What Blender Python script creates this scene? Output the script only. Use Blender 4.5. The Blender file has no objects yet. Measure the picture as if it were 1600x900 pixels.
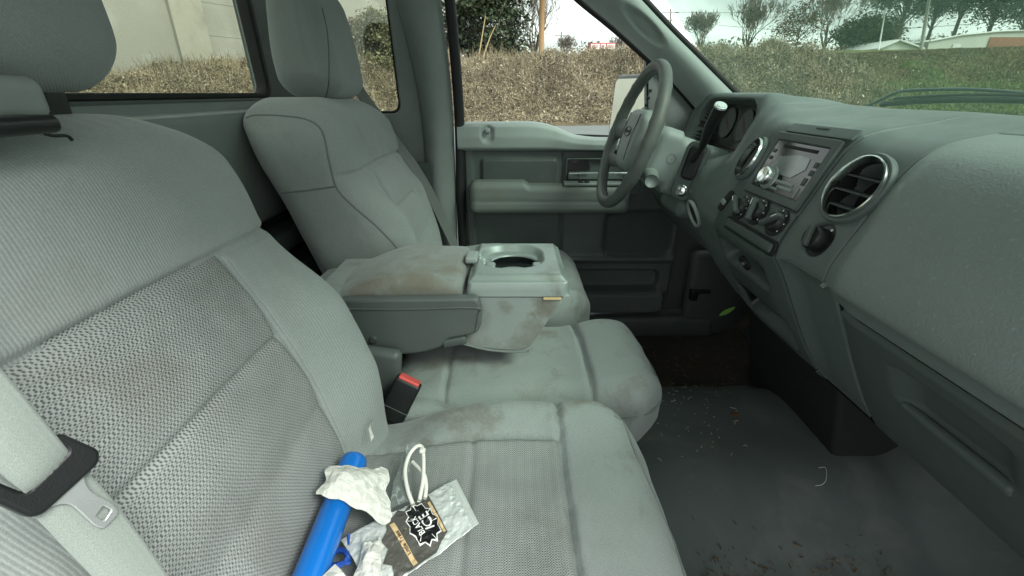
import bpy, math, random
import numpy as np
from mathutils import Vector
random.seed(7); RNG = np.random.default_rng(7)
scene = bpy.context.scene
COL = scene.collection
# ---------------------------------------------------------------- camera model (used while laying out real positions)
FPX, PITCH = 700.0, math.radians(23.54)
CS, SN = math.cos(PITCH), math.sin(PITCH)
def ray(px, py):
    v = (450 - py) / FPX
    return np.array([(px - 800) / FPX, CS + SN * v, -SN + CS * v])
def U(px, py, X=None, Y=None, Z=None):
    d = ray(px, py)
    t = X / d[0] if X is not None else Y / d[1] if Y is not None else Z / d[2]
    return d * t
def proj(P):
    P = np.asarray(P, float)
    zc = P[..., 1] * CS - P[..., 2] * SN
    yc = P[..., 1] * SN + P[..., 2] * CS
    return np.stack([800 + FPX * P[..., 0] / zc, 450 - FPX * yc / zc], -1)
def sstep(x, a=0.0, b=1.0):
    t = np.clip((np.asarray(x, float) - a) / (b - a), 0, 1)
    return t * t * (3 - 2 * t)
def lerp(a, b, t): return a + (b - a) * t
def interp(x, xs, ys): return np.interp(x, xs, ys)
def smooth_interp(x, xs, ys):
    """Catmull-Rom style interpolation of a table (xs increasing)."""
    xs = np.asarray(xs, float); ys = np.asarray(ys, float)
    m = np.gradient(ys, xs)
    x = np.clip(np.asarray(x, float), xs[0], xs[-1])
    i = np.clip(np.searchsorted(xs, x, side='right') - 1, 0, len(xs) - 2)
    h = xs[i + 1] - xs[i]; t = (x - xs[i]) / h
    return ((2*t**3 - 3*t**2 + 1) * ys[i] + (t**3 - 2*t**2 + t) * h * m[i] + (-2*t**3 + 3*t**2) * ys[i+1] + (t**3 - t**2) * h * m[i+1])
def sdbox(x, y, x0, x1, y0, y1, r=0.0):
    cx, cy = (x0 + x1) / 2, (y0 + y1) / 2
    hx, hy = abs(x1 - x0) / 2 - r, abs(y1 - y0) / 2 - r
    qx, qy = np.abs(x - cx) - hx, np.abs(y - cy) - hy
    return np.hypot(np.maximum(qx, 0), np.maximum(qy, 0)) + np.minimum(np.maximum(qx, qy), 0) - r
def vnoise(P, scale, seed=0):
    """cheap smooth value noise, P (...,3)"""
    P = np.asarray(P, float) * scale + seed * 17.31
    i = np.floor(P).astype(np.int64); f = P - i; f = f * f * (3 - 2 * f)
    out = 0
    for dx in (0, 1):
        for dy in (0, 1):
            for dz in (0, 1):
                h = ((i[..., 0] + dx) * 374761393 + (i[..., 1] + dy) * 668265263 + (i[..., 2] + dz) * 2147483647 + seed * 974711) & 0x7fffffff
                h = ((h ^ (h >> 13)) * 1274126177) & 0x7fffffff
                h = ((h ^ (h >> 16)) & 0xffff) / 65535.0
                w = (f[..., 0] if dx else 1 - f[..., 0]) * (f[..., 1] if dy else 1 - f[..., 1]) * (f[..., 2] if dz else 1 - f[..., 2])
                out = out + w * h
    return out * 2 - 1
def fbm(P, scale, n=4, seed=0):
    return sum(vnoise(P, scale * 2**k, seed + k) / 2**k for k in range(n))
# ---------------------------------------------------------------- object helpers
LOC = {}
def tag(o, label=None, cat=None, group=None, kind=None):
    if label: o['label'] = label
    if cat: o['category'] = cat
    if group: o['group'] = group
    if kind: o['kind'] = kind
    return o
def thing(name, label, cat, loc, group=None):
    o = bpy.data.objects.new(name, None); COL.objects.link(o)
    o.empty_display_size = 0.05
    o.location = loc; LOC[o.name] = np.array(loc, float)
    return tag(o, label, cat, group)
def mk(name, V, Fc, mat, parent=None, uv=None, mi=None, smooth=True, loc=None):
    """one mesh object. V world verts, Fc faces (list or int array of quads), uv per corner"""
    V = np.asarray(V, np.float64)
    L = LOC[parent.name] if parent is not None else (np.array(loc, float) if loc is not None else np.array([V[:, 0].mean(), V[:, 1].mean(), V[:, 2].min()]))
    me = bpy.data.meshes.new(name)
    V2 = V - L
    if isinstance(Fc, np.ndarray):
        n, k = Fc.shape
        me.vertices.add(len(V2)); me.vertices.foreach_set('co', V2.astype(np.float32).ravel())
        me.loops.add(n * k); me.loops.foreach_set('vertex_index', Fc.astype(np.int32).ravel())
        me.polygons.add(n); me.polygons.foreach_set('loop_start', np.arange(0, n * k, k, dtype=np.int32))
        me.update(calc_edges=True)
    else:
        me.from_pydata(V2.tolist(), [], [list(f) for f in Fc]); me.update()
    if uv is not None:
        l = me.uv_layers.new(name='UVMap'); l.data.foreach_set('uv', np.asarray(uv, np.float32).ravel())
    for m in (mat if isinstance(mat, (list, tuple)) else [mat]): me.materials.append(m)
    if mi is not None: me.polygons.foreach_set('material_index', np.asarray(mi, np.int32))
    if smooth: me.polygons.foreach_set('use_smooth', np.ones(len(me.polygons), bool))
    me.validate()
    o = bpy.data.objects.new(name, me); COL.objects.link(o)
    if parent is not None:
        o.parent = parent; LOC[o.name] = L
    else:
        o.location = L; LOC[o.name] = L
    return o
def sharp(o, deg=35):
    """mark edges sharper than deg (keeps crisp corners under smooth shading)"""
    me = o.data
    import bmesh
    bm = bmesh.new(); bm.from_mesh(me)
    for e in bm.edges:
        e.smooth = not (len(e.link_faces) == 2 and e.calc_face_angle(0) > math.radians(deg))
    bm.to_mesh(me); bm.free()
    return o
def part(name, parent):
    """an Empty that is a part and carries its pieces as sub-parts"""
    o = bpy.data.objects.new(name, None); COL.objects.link(o); o.empty_display_size = 0.05
    o.parent = parent; LOC[o.name] = LOC[parent.name]; return o
def drape(pxs, V, F, lift=0.0, n=8):
    """points of a pixel path carried onto a mesh (layout helper): list of world points"""
    from mathutils.bvhtree import BVHTree
    t = BVHTree.FromPolygons([tuple(v) for v in V], [tuple(int(i) for i in f) for f in F])
    out = []
    for px, py in smooth_path(np.array([(a, b, 0) for a, b in pxs], float), n)[:, :2]:
        d = ray(px, py); d /= np.linalg.norm(d)
        co, nr, i, ds = t.ray_cast(Vector((0, 0, 0)), Vector(d))
        if co is not None: out.append(np.array(co) - d * lift)
    return np.array(out)
class Geo:
    def __init__(s): s.V = []; s.F = []; s.n = 0
    def add(s, V, F):
        V = np.asarray(V, float); s.V.append(V)
        s.F += [[int(i) + s.n for i in f] for f in F]; s.n += len(V)
        return s
    def mk(s, name, mat, parent=None, **k):
        return mk(name, np.concatenate(s.V), s.F, mat, parent, **k)
def grid_faces(n, m, wrap_u=False, wrap_v=False):
    i = np.arange(n if wrap_u else n - 1); j = np.arange(m if wrap_v else m - 1)
    I, J = np.meshgrid(i, j, indexing='ij'); I2 = (I + 1) % n; J2 = (J + 1) % m
    return np.stack([I * m + J, I2 * m + J, I2 * m + J2, I * m + J2], -1).reshape(-1, 4)
def grid_uv(P, F):
    n, m = P.shape[:2]
    du = np.concatenate([[0], np.cumsum(np.linalg.norm(np.diff(P, axis=0), axis=-1).mean(1))])
    dv = np.concatenate([[0], np.cumsum(np.linalg.norm(np.diff(P, axis=1), axis=-1).mean(0))])
    uvv = np.stack(np.meshgrid(du, dv, indexing='ij'), -1).reshape(-1, 2)
    return uvv[F.ravel()]
def surf(name, P, mat, parent=None, flip=False, thick=0, **k):
    """P (n,m,3) grid to a mesh"""
    P = np.asarray(P, float); n, m = P.shape[:2]
    F = grid_faces(n, m)
    if flip: F = F[:, ::-1]
    o = mk(name, P.reshape(-1, 3), F, mat, parent, uv=grid_uv(P, F), **k)
    if thick:
        md = o.modifiers.new('solid', 'SOLIDIFY'); md.thickness = abs(thick); md.offset = -1 if thick > 0 else 1
    return o
def axis_nodes(h, r, n, k):
    r = min(r, h * 0.999)
    t = r * np.tan(np.linspace(0, math.pi / 4, k + 1))
    mid = np.linspace(-(h - r), h - r, n + 1)
    return np.concatenate([-(h - r) - t[::-1][:-1], mid, (h - r) + t[1:]])
def rbox(sx, sy, sz, r, n=(8, 8, 8), k=4):
    """rounded box centred at 0. returns V, F, axis per face"""
    h = np.array([sx, sy, sz]) / 2; r = min(r, h.min() * 0.999)
    ax = [axis_nodes(h[i], r, n[i], k) for i in range(3)]
    N = [len(a) for a in ax]
    Fs, AX = [], []
    def gid(i, j, l): return (i * N[1] + j) * N[2] + l
    for d in range(3):
        u, w = (d + 1) % 3, (d + 2) % 3
        for side in (0, 1):
            I, J = np.meshgrid(np.arange(N[u] - 1), np.arange(N[w] - 1), indexing='ij')
            def idx(a, b):
                c = [None] * 3; c[d] = np.full_like(a, (N[d] - 1) * side); c[u] = a; c[w] = b
                return gid(*c)
            q = [idx(I, J), idx(I + 1, J), idx(I + 1, J + 1), idx(I, J + 1)]
            if side == 0: q = q[::-1]
            f = np.stack(q, -1).reshape(-1, 4); Fs.append(f); AX.append(np.full(len(f), d))
    F = np.concatenate(Fs); AX = np.concatenate(AX)
    u, inv = np.unique(F.ravel(), return_inverse=True)
    F = inv.reshape(-1, 4)
    i = u // (N[1] * N[2]); j = (u // N[2]) % N[1]; l = u % N[2]
    B = np.stack([ax[0][i], ax[1][j], ax[2][l]], -1)
    c = np.clip(B, -(h - r), h - r); dlt = B - c
    V = c + dlt / np.maximum(np.linalg.norm(dlt, axis=1, keepdims=True), 1e-9) * r
    return V, F, AX
def corner_round(V, ia, ib, ha, hb, R, sel=None):
    """round the 2-D outline corners in axes ia, ib"""
    V = V.copy(); a, b = V[:, ia], V[:, ib]
    m = (np.abs(a) > ha - R) & (np.abs(b) > hb - R)
    if sel is not None: m &= sel(a, b)
    u = (np.abs(a[m]) - (ha - R)) / R; v = (np.abs(b[m]) - (hb - R)) / R
    V[m, ia] = np.sign(a[m]) * (ha - R + R * u * np.sqrt(np.maximum(1 - v * v / 2, 0)))
    V[m, ib] = np.sign(b[m]) * (hb - R + R * v * np.sqrt(np.maximum(1 - u * u / 2, 0)))
    return V
def box_uv(V, F, AX):
    uv = np.zeros((len(F), 4, 2)); P = V[F]
    for d, (i, j) in enumerate(((1, 2), (0, 2), (0, 1))):
        m = AX == d; uv[m, :, 0] = P[m][:, :, i]; uv[m, :, 1] = P[m][:, :, j]
    return uv.reshape(-1, 2)
def frame(o, x, y, z):
    M = np.stack([np.asarray(x, float), np.asarray(y, float), np.asarray(z, float)], 0)
    M = M / np.linalg.norm(M, axis=1, keepdims=True); o = np.asarray(o, float)
    return lambda V: np.asarray(V, float) @ M + o
def rb(name, size, r, fr, mat, parent=None, n=(3, 3, 3), k=3, **kw):
    V, F, AX = rbox(*size, r, n, k)
    return mk(name, fr(V), F, mat, parent, uv=box_uv(V, F, AX), **kw)
def ax_frame(o): return frame(o, (1, 0, 0), (0, 1, 0), (0, 0, 1))
def smooth_path(pts, n=8, closed=False):
    P = np.asarray(pts, float); out = []; m = len(P)
    for i in range(m if closed else m - 1):
        p1, p2 = P[i], P[(i + 1) % m]
        p0 = P[(i - 1) % m] if (closed or i > 0) else 2 * p1 - p2
        p3 = P[(i + 2) % m] if (closed or i + 2 < m) else 2 * p2 - p1
        for t in np.linspace(0, 1, n, endpoint=False):
            out.append(0.5 * (2 * p1 + (p2 - p0) * t + (2*p0 - 5*p1 + 4*p2 - p3) * t**2 + (3*p1 - p0 - 3*p2 + p3) * t**3))
    if not closed: out.append(P[-1])
    return np.array(out)
def tube_geo(P, r, n=8, closed=False, flat=(1, 1), up=None):
    P = np.asarray(P, float); m = len(P); r = np.broadcast_to(np.asarray(r, float), (m,))
    T = (np.roll(P, -1, 0) - np.roll(P, 1, 0)) if closed else np.gradient(P, axis=0)
    T /= np.maximum(np.linalg.norm(T, axis=1, keepdims=True), 1e-12)
    a = np.array(up, float) if up is not None else (np.array([0, 0, 1.0]) if abs(T[0][2]) < 0.9 else np.array([1.0, 0, 0]))
    rings = []
    ang = np.linspace(0, 2 * math.pi, n, endpoint=False)
    for i in range(m):
        b = a - T[i] * (a @ T[i]); b /= max(np.linalg.norm(b), 1e-9)
        if up is None: a = b
        c = np.cross(T[i], b)
        rings.append(P[i] + r[i] * (np.cos(ang)[:, None] * b * flat[0] + np.sin(ang)[:, None] * c * flat[1]))
    V = np.concatenate(rings)
    F = [tuple(f) for f in grid_faces(m, n, closed, True)[:, ::-1]]
    if not closed:
        F.append(tuple(range(n))); F.append(tuple(range((m - 1) * n, m * n))[::-1])
    return V, F
def tube(name, P, r, mat, parent=None, n=10, **k):
    kw = {q: k.pop(q) for q in ('closed', 'flat', 'up') if q in k}
    V, F = tube_geo(P, r, n, **kw)
    return mk(name, V, F, mat, parent, **k)
def lathe_geo(prof, fr, n=32, cap0=True, cap1=True):
    """prof [(r,h)] around local z"""
    prof = np.asarray(prof, float); m = len(prof)
    a = np.linspace(0, 2 * math.pi, n, endpoint=False)
    V = np.stack([prof[:, 0][:, None] * np.cos(a), prof[:, 0][:, None] * np.sin(a), np.repeat(prof[:, 1][:, None], n, 1)], -1).reshape(-1, 3)
    F = [tuple(f) for f in grid_faces(m, n, False, True)[:, ::-1]]
    if cap0: F.append(tuple(range(n))[::-1])
    if cap1: F.append(tuple(range((m - 1) * n, m * n)))
    return fr(V), F
def lathe(name, prof, fr, mat, parent=None, n=32, cap0=True, cap1=True, deg=40, **k):
    V, F = lathe_geo(prof, fr, n, cap0, cap1)
    return sharp(mk(name, V, F, mat, parent, **k), deg)
def curve_mesh(data):
    o = bpy.data.objects.new('tmp', data); COL.objects.link(o)
    dg = bpy.context.evaluated_depsgraph_get()
    me = bpy.data.meshes.new_from_object(o.evaluated_get(dg))
    V = np.zeros(len(me.vertices) * 3); me.vertices.foreach_get('co', V); V = V.reshape(-1, 3)
    F = [tuple(p.vertices) for p in me.polygons]
    bpy.data.objects.remove(o); bpy.data.meshes.remove(me)
    if isinstance(data, bpy.types.TextCurve): bpy.data.curves.remove(data)
    else: bpy.data.curves.remove(data)
    return V, F
def plate_geo(outlines, depth, bevel=0.0, res=2):
    """2-D outlines (outer then holes) filled and extruded; local z in +-depth/2"""
    c = bpy.data.curves.new('tmpc', 'CURVE'); c.dimensions = '2D'; c.fill_mode = 'BOTH'
    c.extrude = max(depth / 2 - bevel, 0); c.bevel_depth = bevel; c.bevel_resolution = res; c.offset = -bevel
    for ol in outlines:
        s = c.splines.new('POLY'); s.points.add(len(ol) - 1); s.use_cyclic_u = True
        for p, q in zip(s.points, ol): p.co = (q[0], q[1], 0, 1)
    return curve_mesh(c)
def plate(name, outlines, depth, fr, mat, parent=None, bevel=0.0, deg=35, **k):
    V, F = plate_geo(outlines, depth, bevel)
    return sharp(mk(name, fr(V), F, mat, parent, **k), deg)
def text_geo(s, size, depth=0.0004, bold=0.0):
    c = bpy.data.curves.new('tmpt', 'FONT'); c.body = s; c.size = size; c.align_x = 'CENTER'; c.align_y = 'CENTER'
    c.extrude = depth; c.offset = bold; c.resolution_u = 3
    return curve_mesh(c)
def round_poly(pts, r=0.02, n=5):
    """round the corners of a 2-D polygon"""
    P = np.asarray(pts, float)[:, :2]; m = len(P); out = []
    rr = np.broadcast_to(np.asarray(r, float), (m,))
    for i in range(m):
        a, b, c = P[i - 1], P[i], P[(i + 1) % m]
        d1, d2 = a - b, c - b; l1, l2 = np.linalg.norm(d1), np.linalg.norm(d2)
        q = min(rr[i], 0.45 * l1, 0.45 * l2)
        p1, p2 = b + d1 / l1 * q, b + d2 / l2 * q
        for t in np.linspace(0, 1, n): out.append((1-t)**2 * p1 + 2*t*(1-t) * b + t*t * p2)
    return np.array(out)
def pick(V, F, uv, mask):
    """sub-mesh of faces by mask"""
    f = F[mask]; u, inv = np.unique(f.ravel(), return_inverse=True)
    return V[u], inv.reshape(f.shape), (uv.reshape(len(F), 4, 2)[mask].reshape(-1, 2) if uv is not None else None)
# ---------------------------------------------------------------- materials
def new_mat(name):
    m = bpy.data.materials.new(name); m.use_nodes = True
    nt = m.node_tree; nt.nodes.clear()
    out = nt.nodes.new('ShaderNodeOutputMaterial'); b = nt.nodes.new('ShaderNodeBsdfPrincipled')
    nt.links.new(b.outputs[0], out.inputs[0])
    return m, nt, b
def nd(nt, t, **k):
    n = nt.nodes.new(t)
    for a, v in k.items():
        if a in n.inputs: n.inputs[a].default_value = v
        else: setattr(n, a, v)
    return n
def rgba(c): return (c[0], c[1], c[2], 1)
def ramp(nt, fac, p0, p1, c0=(0, 0, 0), c1=(1, 1, 1)):
    r = nt.nodes.new('ShaderNodeValToRGB'); nt.links.new(fac, r.inputs[0])
    r.color_ramp.elements[0].position = p0; r.color_ramp.elements[0].color = rgba(c0)
    r.color_ramp.elements[1].position = p1; r.color_ramp.elements[1].color = rgba(c1)
    return r.outputs[0]
def mix(nt, fac, a, b, mode='MIX'):
    n = nt.nodes.new('ShaderNodeMix'); n.data_type = 'RGBA'; n.blend_type = mode
    for s, v in ((0, fac), (6, a), (7, b)):
        if isinstance(v, bpy.types.NodeSocket): nt.links.new(v, n.inputs[s])
        else: n.inputs[s].default_value = v if s == 0 else rgba(v)
    return n.outputs[2]
def vmap(nt, kind='Object', scale=(1, 1, 1), rot=0):
    tc = nt.nodes.new('ShaderNodeTexCoord'); mp = nt.nodes.new('ShaderNodeMapping')
    mp.inputs['Scale'].default_value = scale; mp.inputs['Rotation'].default_value = (0, 0, rot)
    nt.links.new(tc.outputs[kind], mp.inputs[0]); return mp.outputs[0]
def noise(nt, vec, scale, detail=4, rough=0.55, dist=0):
    n = nd(nt, 'ShaderNodeTexNoise', Scale=scale, Detail=detail, Roughness=rough, Distortion=dist)
    nt.links.new(vec, n.inputs['Vector']); return n.outputs['Fac']
def bump(nt, b, height, strength=0.3, dist=0.001, prev=None):
    n = nd(nt, 'ShaderNodeBump', Strength=strength, Distance=dist)
    nt.links.new(height, n.inputs['Height'])
    if prev is not None: nt.links.new(prev, n.inputs['Normal'])
    nt.links.new(n.outputs[0], b.inputs['Normal']); return n.outputs[0]
IS = 0.80
def tone(c): return (c[0] * IS * 1.01, c[1] * IS, c[1] * IS * 0.945)
def plastic(name, col, rough=0.5, grain=900, gstr=0.25, dirt=0.0, dirtcol=(0.16, 0.14, 0.10), var=0.12, spec=0.4, dscale=9, metallic=0.0, gdist=0.0006):
    if any(k in name for k in ('trim', 'dash', 'column', 'centre stack', 'headliner', 'hinge')): col = tone(col)
    m, nt, b = new_mat(name); v = vmap(nt)
    c = mix(nt, noise(nt, v, 14, 5), tuple(x * (1 - var) for x in col), tuple(x * (1 + var) for x in col))
    if dirt:
        f = ramp(nt, noise(nt, v, dscale, 7, 0.62, 0.4), 0.52, 0.72)
        mm = nd(nt, 'ShaderNodeMath', operation='MULTIPLY'); nt.links.new(f, mm.inputs[0]); mm.inputs[1].default_value = dirt
        c = mix(nt, mm.outputs[0], c, dirtcol)
    nt.links.new(c, b.inputs['Base Color'])
    r = nt.nodes.new('ShaderNodeMapRange'); nt.links.new(noise(nt, v, 30, 4), r.inputs[0])
    r.inputs[3].default_value = max(rough - 0.1, 0.02); r.inputs[4].default_value = rough + 0.1
    nt.links.new(r.outputs[0], b.inputs['Roughness'])
    b.inputs['Specular IOR Level'].default_value = spec; b.inputs['Metallic'].default_value = metallic
    if gstr: bump(nt, b, noise(nt, v, grain, 2), gstr, gdist)
    return m
def plain_fabric(name, col, stain=0.25, stcol=(0.13, 0.105, 0.07), rib=False, sscale=7.0, sp=(0.53, 0.72), spots=()):
    col = tuple(c * 1.1 for c in tone(col))
    m, nt, b = new_mat(name); v = vmap(nt); uv = vmap(nt, 'UV')
    c = mix(nt, noise(nt, v, 10, 6, 0.6), tuple(x * 0.86 for x in col), tuple(x * 1.12 for x in col))
    f = ramp(nt, noise(nt, v, sscale, 8, 0.62, 0.6), sp[0], sp[1])
    mm = nd(nt, 'ShaderNodeMath', operation='MULTIPLY'); nt.links.new(f, mm.inputs[0]); mm.inputs[1].default_value = stain
    c = mix(nt, mm.outputs[0], c, stcol)
    if spots:     # dried spills of their own shape
        gp = nt.nodes.new('ShaderNodeNewGeometry').outputs['Position']; nzz = noise(nt, gp, 38, 6, 0.7)
        for (sx, sy, sz), sr, sa in spots:
            ds = nd(nt, 'ShaderNodeVectorMath', operation='DISTANCE'); nt.links.new(gp, ds.inputs[0]); ds.inputs[1].default_value = (sx, sy, sz)
            ma = nd(nt, 'ShaderNodeMath', operation='MULTIPLY_ADD'); nt.links.new(nzz, ma.inputs[0]); ma.inputs[1].default_value = -sr * 2.6; nt.links.new(ds.outputs['Value'], ma.inputs[2])
            fk = ramp(nt, ma.outputs[0], 0.0, 1.0, (sa,) * 3, (0,) * 3)
            mr = nd(nt, 'ShaderNodeMapRange'); nt.links.new(ma.outputs[0], mr.inputs[0]); mr.inputs[1].default_value = -sr * 0.95; mr.inputs[2].default_value = -sr * 0.25; mr.inputs[3].default_value = sa; mr.inputs[4].default_value = 0.0
            c = mix(nt, mr.outputs[0], c, stcol)
    w = nd(nt, 'ShaderNodeTexWave', Scale=(88 if rib else 170), Distortion=0.35 if rib else 1.2, Detail=2.0)
    w.inputs['Detail Scale'].default_value = 60.0 if rib else 3
    w.bands_direction = 'X' if rib else 'DIAGONAL'
    nt.links.new(uv, w.inputs['Vector'])
    fine = noise(nt, uv, 1500, 3)
    if rib:
        c = mix(nt, ramp(nt, w.outputs['Fac'], 0.0, 0.75, (0.8,) * 3, (1.04,) * 3), c, c) if False else mix(nt, 1.0, c, ramp(nt, w.outputs['Fac'], 0.05, 0.6, (0.86,) * 3, (1.03,) * 3), 'MULTIPLY')
    c = mix(nt, 1.0, c, ramp(nt, fine, 0.3, 0.7, (0.80,) * 3, (1.14,) * 3), 'MULTIPLY')
    c = mix(nt, 1.0, c, ramp(nt, noise(nt, uv, 420, 2, 0.7), 0.3, 0.7, (0.88,) * 3, (1.10,) * 3), 'MULTIPLY')
    nt.links.new(c, b.inputs['Base Color'])
    b.inputs['Roughness'].default_value = 0.93; b.inputs['Specular IOR Level'].default_value = 0.15
    b.inputs['Sheen Weight'].default_value = 0.25; b.inputs['Sheen Roughness'].default_value = 0.5
    p = bump(nt, b, w.outputs['Fac'], 0.45, 0.0006)
    bump(nt, b, noise(nt, v, 28, 4), 0.25, 0.006, p)
    return m
def woven_fabric(name, light, dark, stain=0.3, cell=(0.0048, 0.0034)):
    light = tuple(c * 1.15 for c in tone(light)); dark = tone(dark)
    m, nt, b = new_mat(name); v = vmap(nt); uv = vmap(nt, 'UV')
    # slight wobble so the weave is not ruler-straight
    nz = nd(nt, 'ShaderNodeTexNoise', Scale=90.0, Detail=2.0); nt.links.new(uv, nz.inputs['Vector'])
    ad = nd(nt, 'ShaderNodeVectorMath', operation='MULTIPLY_ADD'); nt.links.new(nz.outputs['Color'], ad.inputs[0])
    ad.inputs[1].default_value = (0.0009,) * 3; nt.links.new(uv, ad.inputs[2])
    sp = nt.nodes.new('ShaderNodeSeparateXYZ'); nt.links.new(ad.outputs[0], sp.inputs[0])
    def sine(o, per):
        k = nd(nt, 'ShaderNodeMath', operation='MULTIPLY'); nt.links.new(o, k.inputs[0]); k.inputs[1].default_value = 6.28318 / per
        q = nd(nt, 'ShaderNodeMath', operation='SINE'); nt.links.new(k.outputs[0], q.inputs[0]); return q.outputs[0]
    pr = nd(nt, 'ShaderNodeMath', operation='MULTIPLY'); nt.links.new(sine(sp.outputs[0], cell[0]), pr.inputs[0]); nt.links.new(sine(sp.outputs[1], cell[1]), pr.inputs[1])
    inv = nd(nt, 'ShaderNodeMapRange'); nt.links.new(pr.outputs[0], inv.inputs[0]); inv.inputs[1].default_value = -0.75; inv.inputs[2].default_value = 0.05
    c = mix(nt, ramp(nt, inv.outputs[0], 0.0, 1.0), dark, light)
    c = mix(nt, 1.0, c, ramp(nt, noise(nt, v, 12, 6, 0.6), 0.3, 0.7, (0.85,) * 3, (1.1,) * 3), 'MULTIPLY')
    f = ramp(nt, noise(nt, v, 8, 8, 0.62, 0.5), 0.5, 0.72)
    mm = nd(nt, 'ShaderNodeMath', operation='MULTIPLY'); nt.links.new(f, mm.inputs[0]); mm.inputs[1].default_value = stain
    c = mix(nt, mm.outputs[0], c, (0.12, 0.10, 0.065))
    nt.links.new(c, b.inputs['Base Color'])
    b.inputs['Roughness'].default_value = 0.95; b.inputs['Specular IOR Level'].default_value = 0.12
    p = bump(nt, b, inv.outputs[0], 0.8, 0.0012)
    bump(nt, b, noise(nt, v, 25, 4), 0.2, 0.005, p)
    return m
def webbing(name, col):
    m, nt, b = new_mat(name); uv = vmap(nt, 'UV', (1, 1, 1))
    mp = nd(nt, 'ShaderNodeMapping'); mp.inputs['Scale'].default_value = (700, 2200, 1); nt.links.new(uv, mp.inputs[0])
    f = noise(nt, mp.outputs[0], 1.0, 3, 0.7)
    c = mix(nt, ramp(nt, f, 0.32, 0.68), tuple(x * 0.72 for x in col), tuple(x * 1.25 for x in col))
    nt.links.new(c, b.inputs['Base Color']); b.inputs['Roughness'].default_value = 0.6; b.inputs['Sheen Weight'].default_value = 0.3
    bump(nt, b, f, 0.5, 0.0006); return m
def crumple_paper():
    m, nt, b = new_mat('white paper'); v = vmap(nt)
    c = mix(nt, ramp(nt, noise(nt, v, 60, 6, 0.7), 0.35, 0.65), (0.54, 0.56, 0.50), (0.64, 0.66, 0.60)); nt.links.new(c, b.inputs['Base Color'])
    b.inputs['Roughness'].default_value = 0.85; b.inputs['Specular IOR Level'].default_value = 0.2
    vo = nd(nt, 'ShaderNodeTexVoronoi', Scale=75.0); vo.feature = 'F1'; vo.distance = 'MANHATTAN'; nt.links.new(v, vo.inputs['Vector'])
    p = bump(nt, b, vo.outputs['Distance'], 0.5, 0.006)
    bump(nt, b, noise(nt, v, 260, 4, 0.7), 0.5, 0.0025, p); return m
def leather_grain(name, col, rough=0.55):
    col = tone(col)
    m, nt, b = new_mat(name); v = vmap(nt)
    c = mix(nt, noise(nt, v, 6, 6, 0.65), tuple(x * 0.82 for x in col), tuple(x * 1.16 for x in col))
    c = mix(nt, ramp(nt, noise(nt, v, 220, 3), 0.62, 0.78, (0,) * 3, (0.5,) * 3), c, tuple(x * 1.8 for x in col))
    nt.links.new(c, b.inputs['Base Color'])
    b.inputs['Roughness'].default_value = rough; b.inputs['Specular IOR Level'].default_value = 0.45
    vo = nd(nt, 'ShaderNodeTexVoronoi', Scale=330.0); vo.feature = 'F1'
    nz = nd(nt, 'ShaderNodeTexNoise', Scale=60.0, Detail=3.0); nt.links.new(v, nz.inputs['Vector'])
    ad = nd(nt, 'ShaderNodeVectorMath', operation='MULTIPLY_ADD'); nt.links.new(nz.outputs['Color'], ad.inputs[0])
    ad.inputs[1].default_value = (0.012,) * 3; nt.links.new(v, ad.inputs[2]); nt.links.new(ad.outputs[0], vo.inputs['Vector'])
    p = bump(nt, b, vo.outputs['Distance'], 0.32, 0.0010)
    bump(nt, b, noise(nt, v, 120, 3), 0.2, 0.002, p)
    return m
def glass(name, tint=(0.93, 0.98, 0.95), film=0.03, gloss=0.06, filmcol=(0.6, 0.7, 0.65)):
    m = bpy.data.materials.new(name); m.use_nodes = True; nt = m.node_tree; nt.nodes.clear()
    out = nt.nodes.new('ShaderNodeOutputMaterial')
    tr = nd(nt, 'ShaderNodeBsdfTransparent', Color=rgba(tint)); gl = nd(nt, 'ShaderNodeBsdfGlossy', Roughness=0.03)
    df = nd(nt, 'ShaderNodeBsdfDiffuse', Color=rgba(filmcol))
    m1 = nd(nt, 'ShaderNodeMixShader', Fac=gloss); m2 = nt.nodes.new('ShaderNodeMixShader')
    nt.links.new(tr.outputs[0], m1.inputs[1]); nt.links.new(gl.outputs[0], m1.inputs[2])
    v = vmap(nt); f = ramp(nt, noise(nt, v, 3.0, 7, 0.65), 0.3, 0.8, (film * 0.5,) * 3, (film * 2,) * 3)
    nt.links.new(f, m2.inputs[0]); nt.links.new(m1.outputs[0], m2.inputs[1]); nt.links.new(df.outputs[0], m2.inputs[2])
    nt.links.new(m2.outputs[0], out.inputs[0]); return m
def island_mat(name, cols, rough=0.8, spec=0.2, trans=0.0, nscale=1.5):
    """leaf-like: a random tone per loose piece, plus a slow drift over the place"""
    m, nt, b = new_mat(name)
    g = nt.nodes.new('ShaderNodeNewGeometry'); r = nt.nodes.new('ShaderNodeValToRGB')
    nt.links.new(g.outputs['Random Per Island'], r.inputs[0])
    el = r.color_ramp.elements
    while len(el) < len(cols): el.new(0.5)
    for i, c in enumerate(cols): el[i].position = i / (len(cols) - 1); el[i].color = rgba(c)
    v = vmap(nt); f = ramp(nt, noise(nt, v, nscale, 5, 0.6), 0.33, 0.67, (0.55,) * 3, (1.28,) * 3)
    nt.links.new(mix(nt, 1.0, r.outputs[0], f, 'MULTIPLY'), b.inputs['Base Color'])
    b.inputs['Roughness'].default_value = rough; b.inputs['Specular IOR Level'].default_value = spec
    return m
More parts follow.
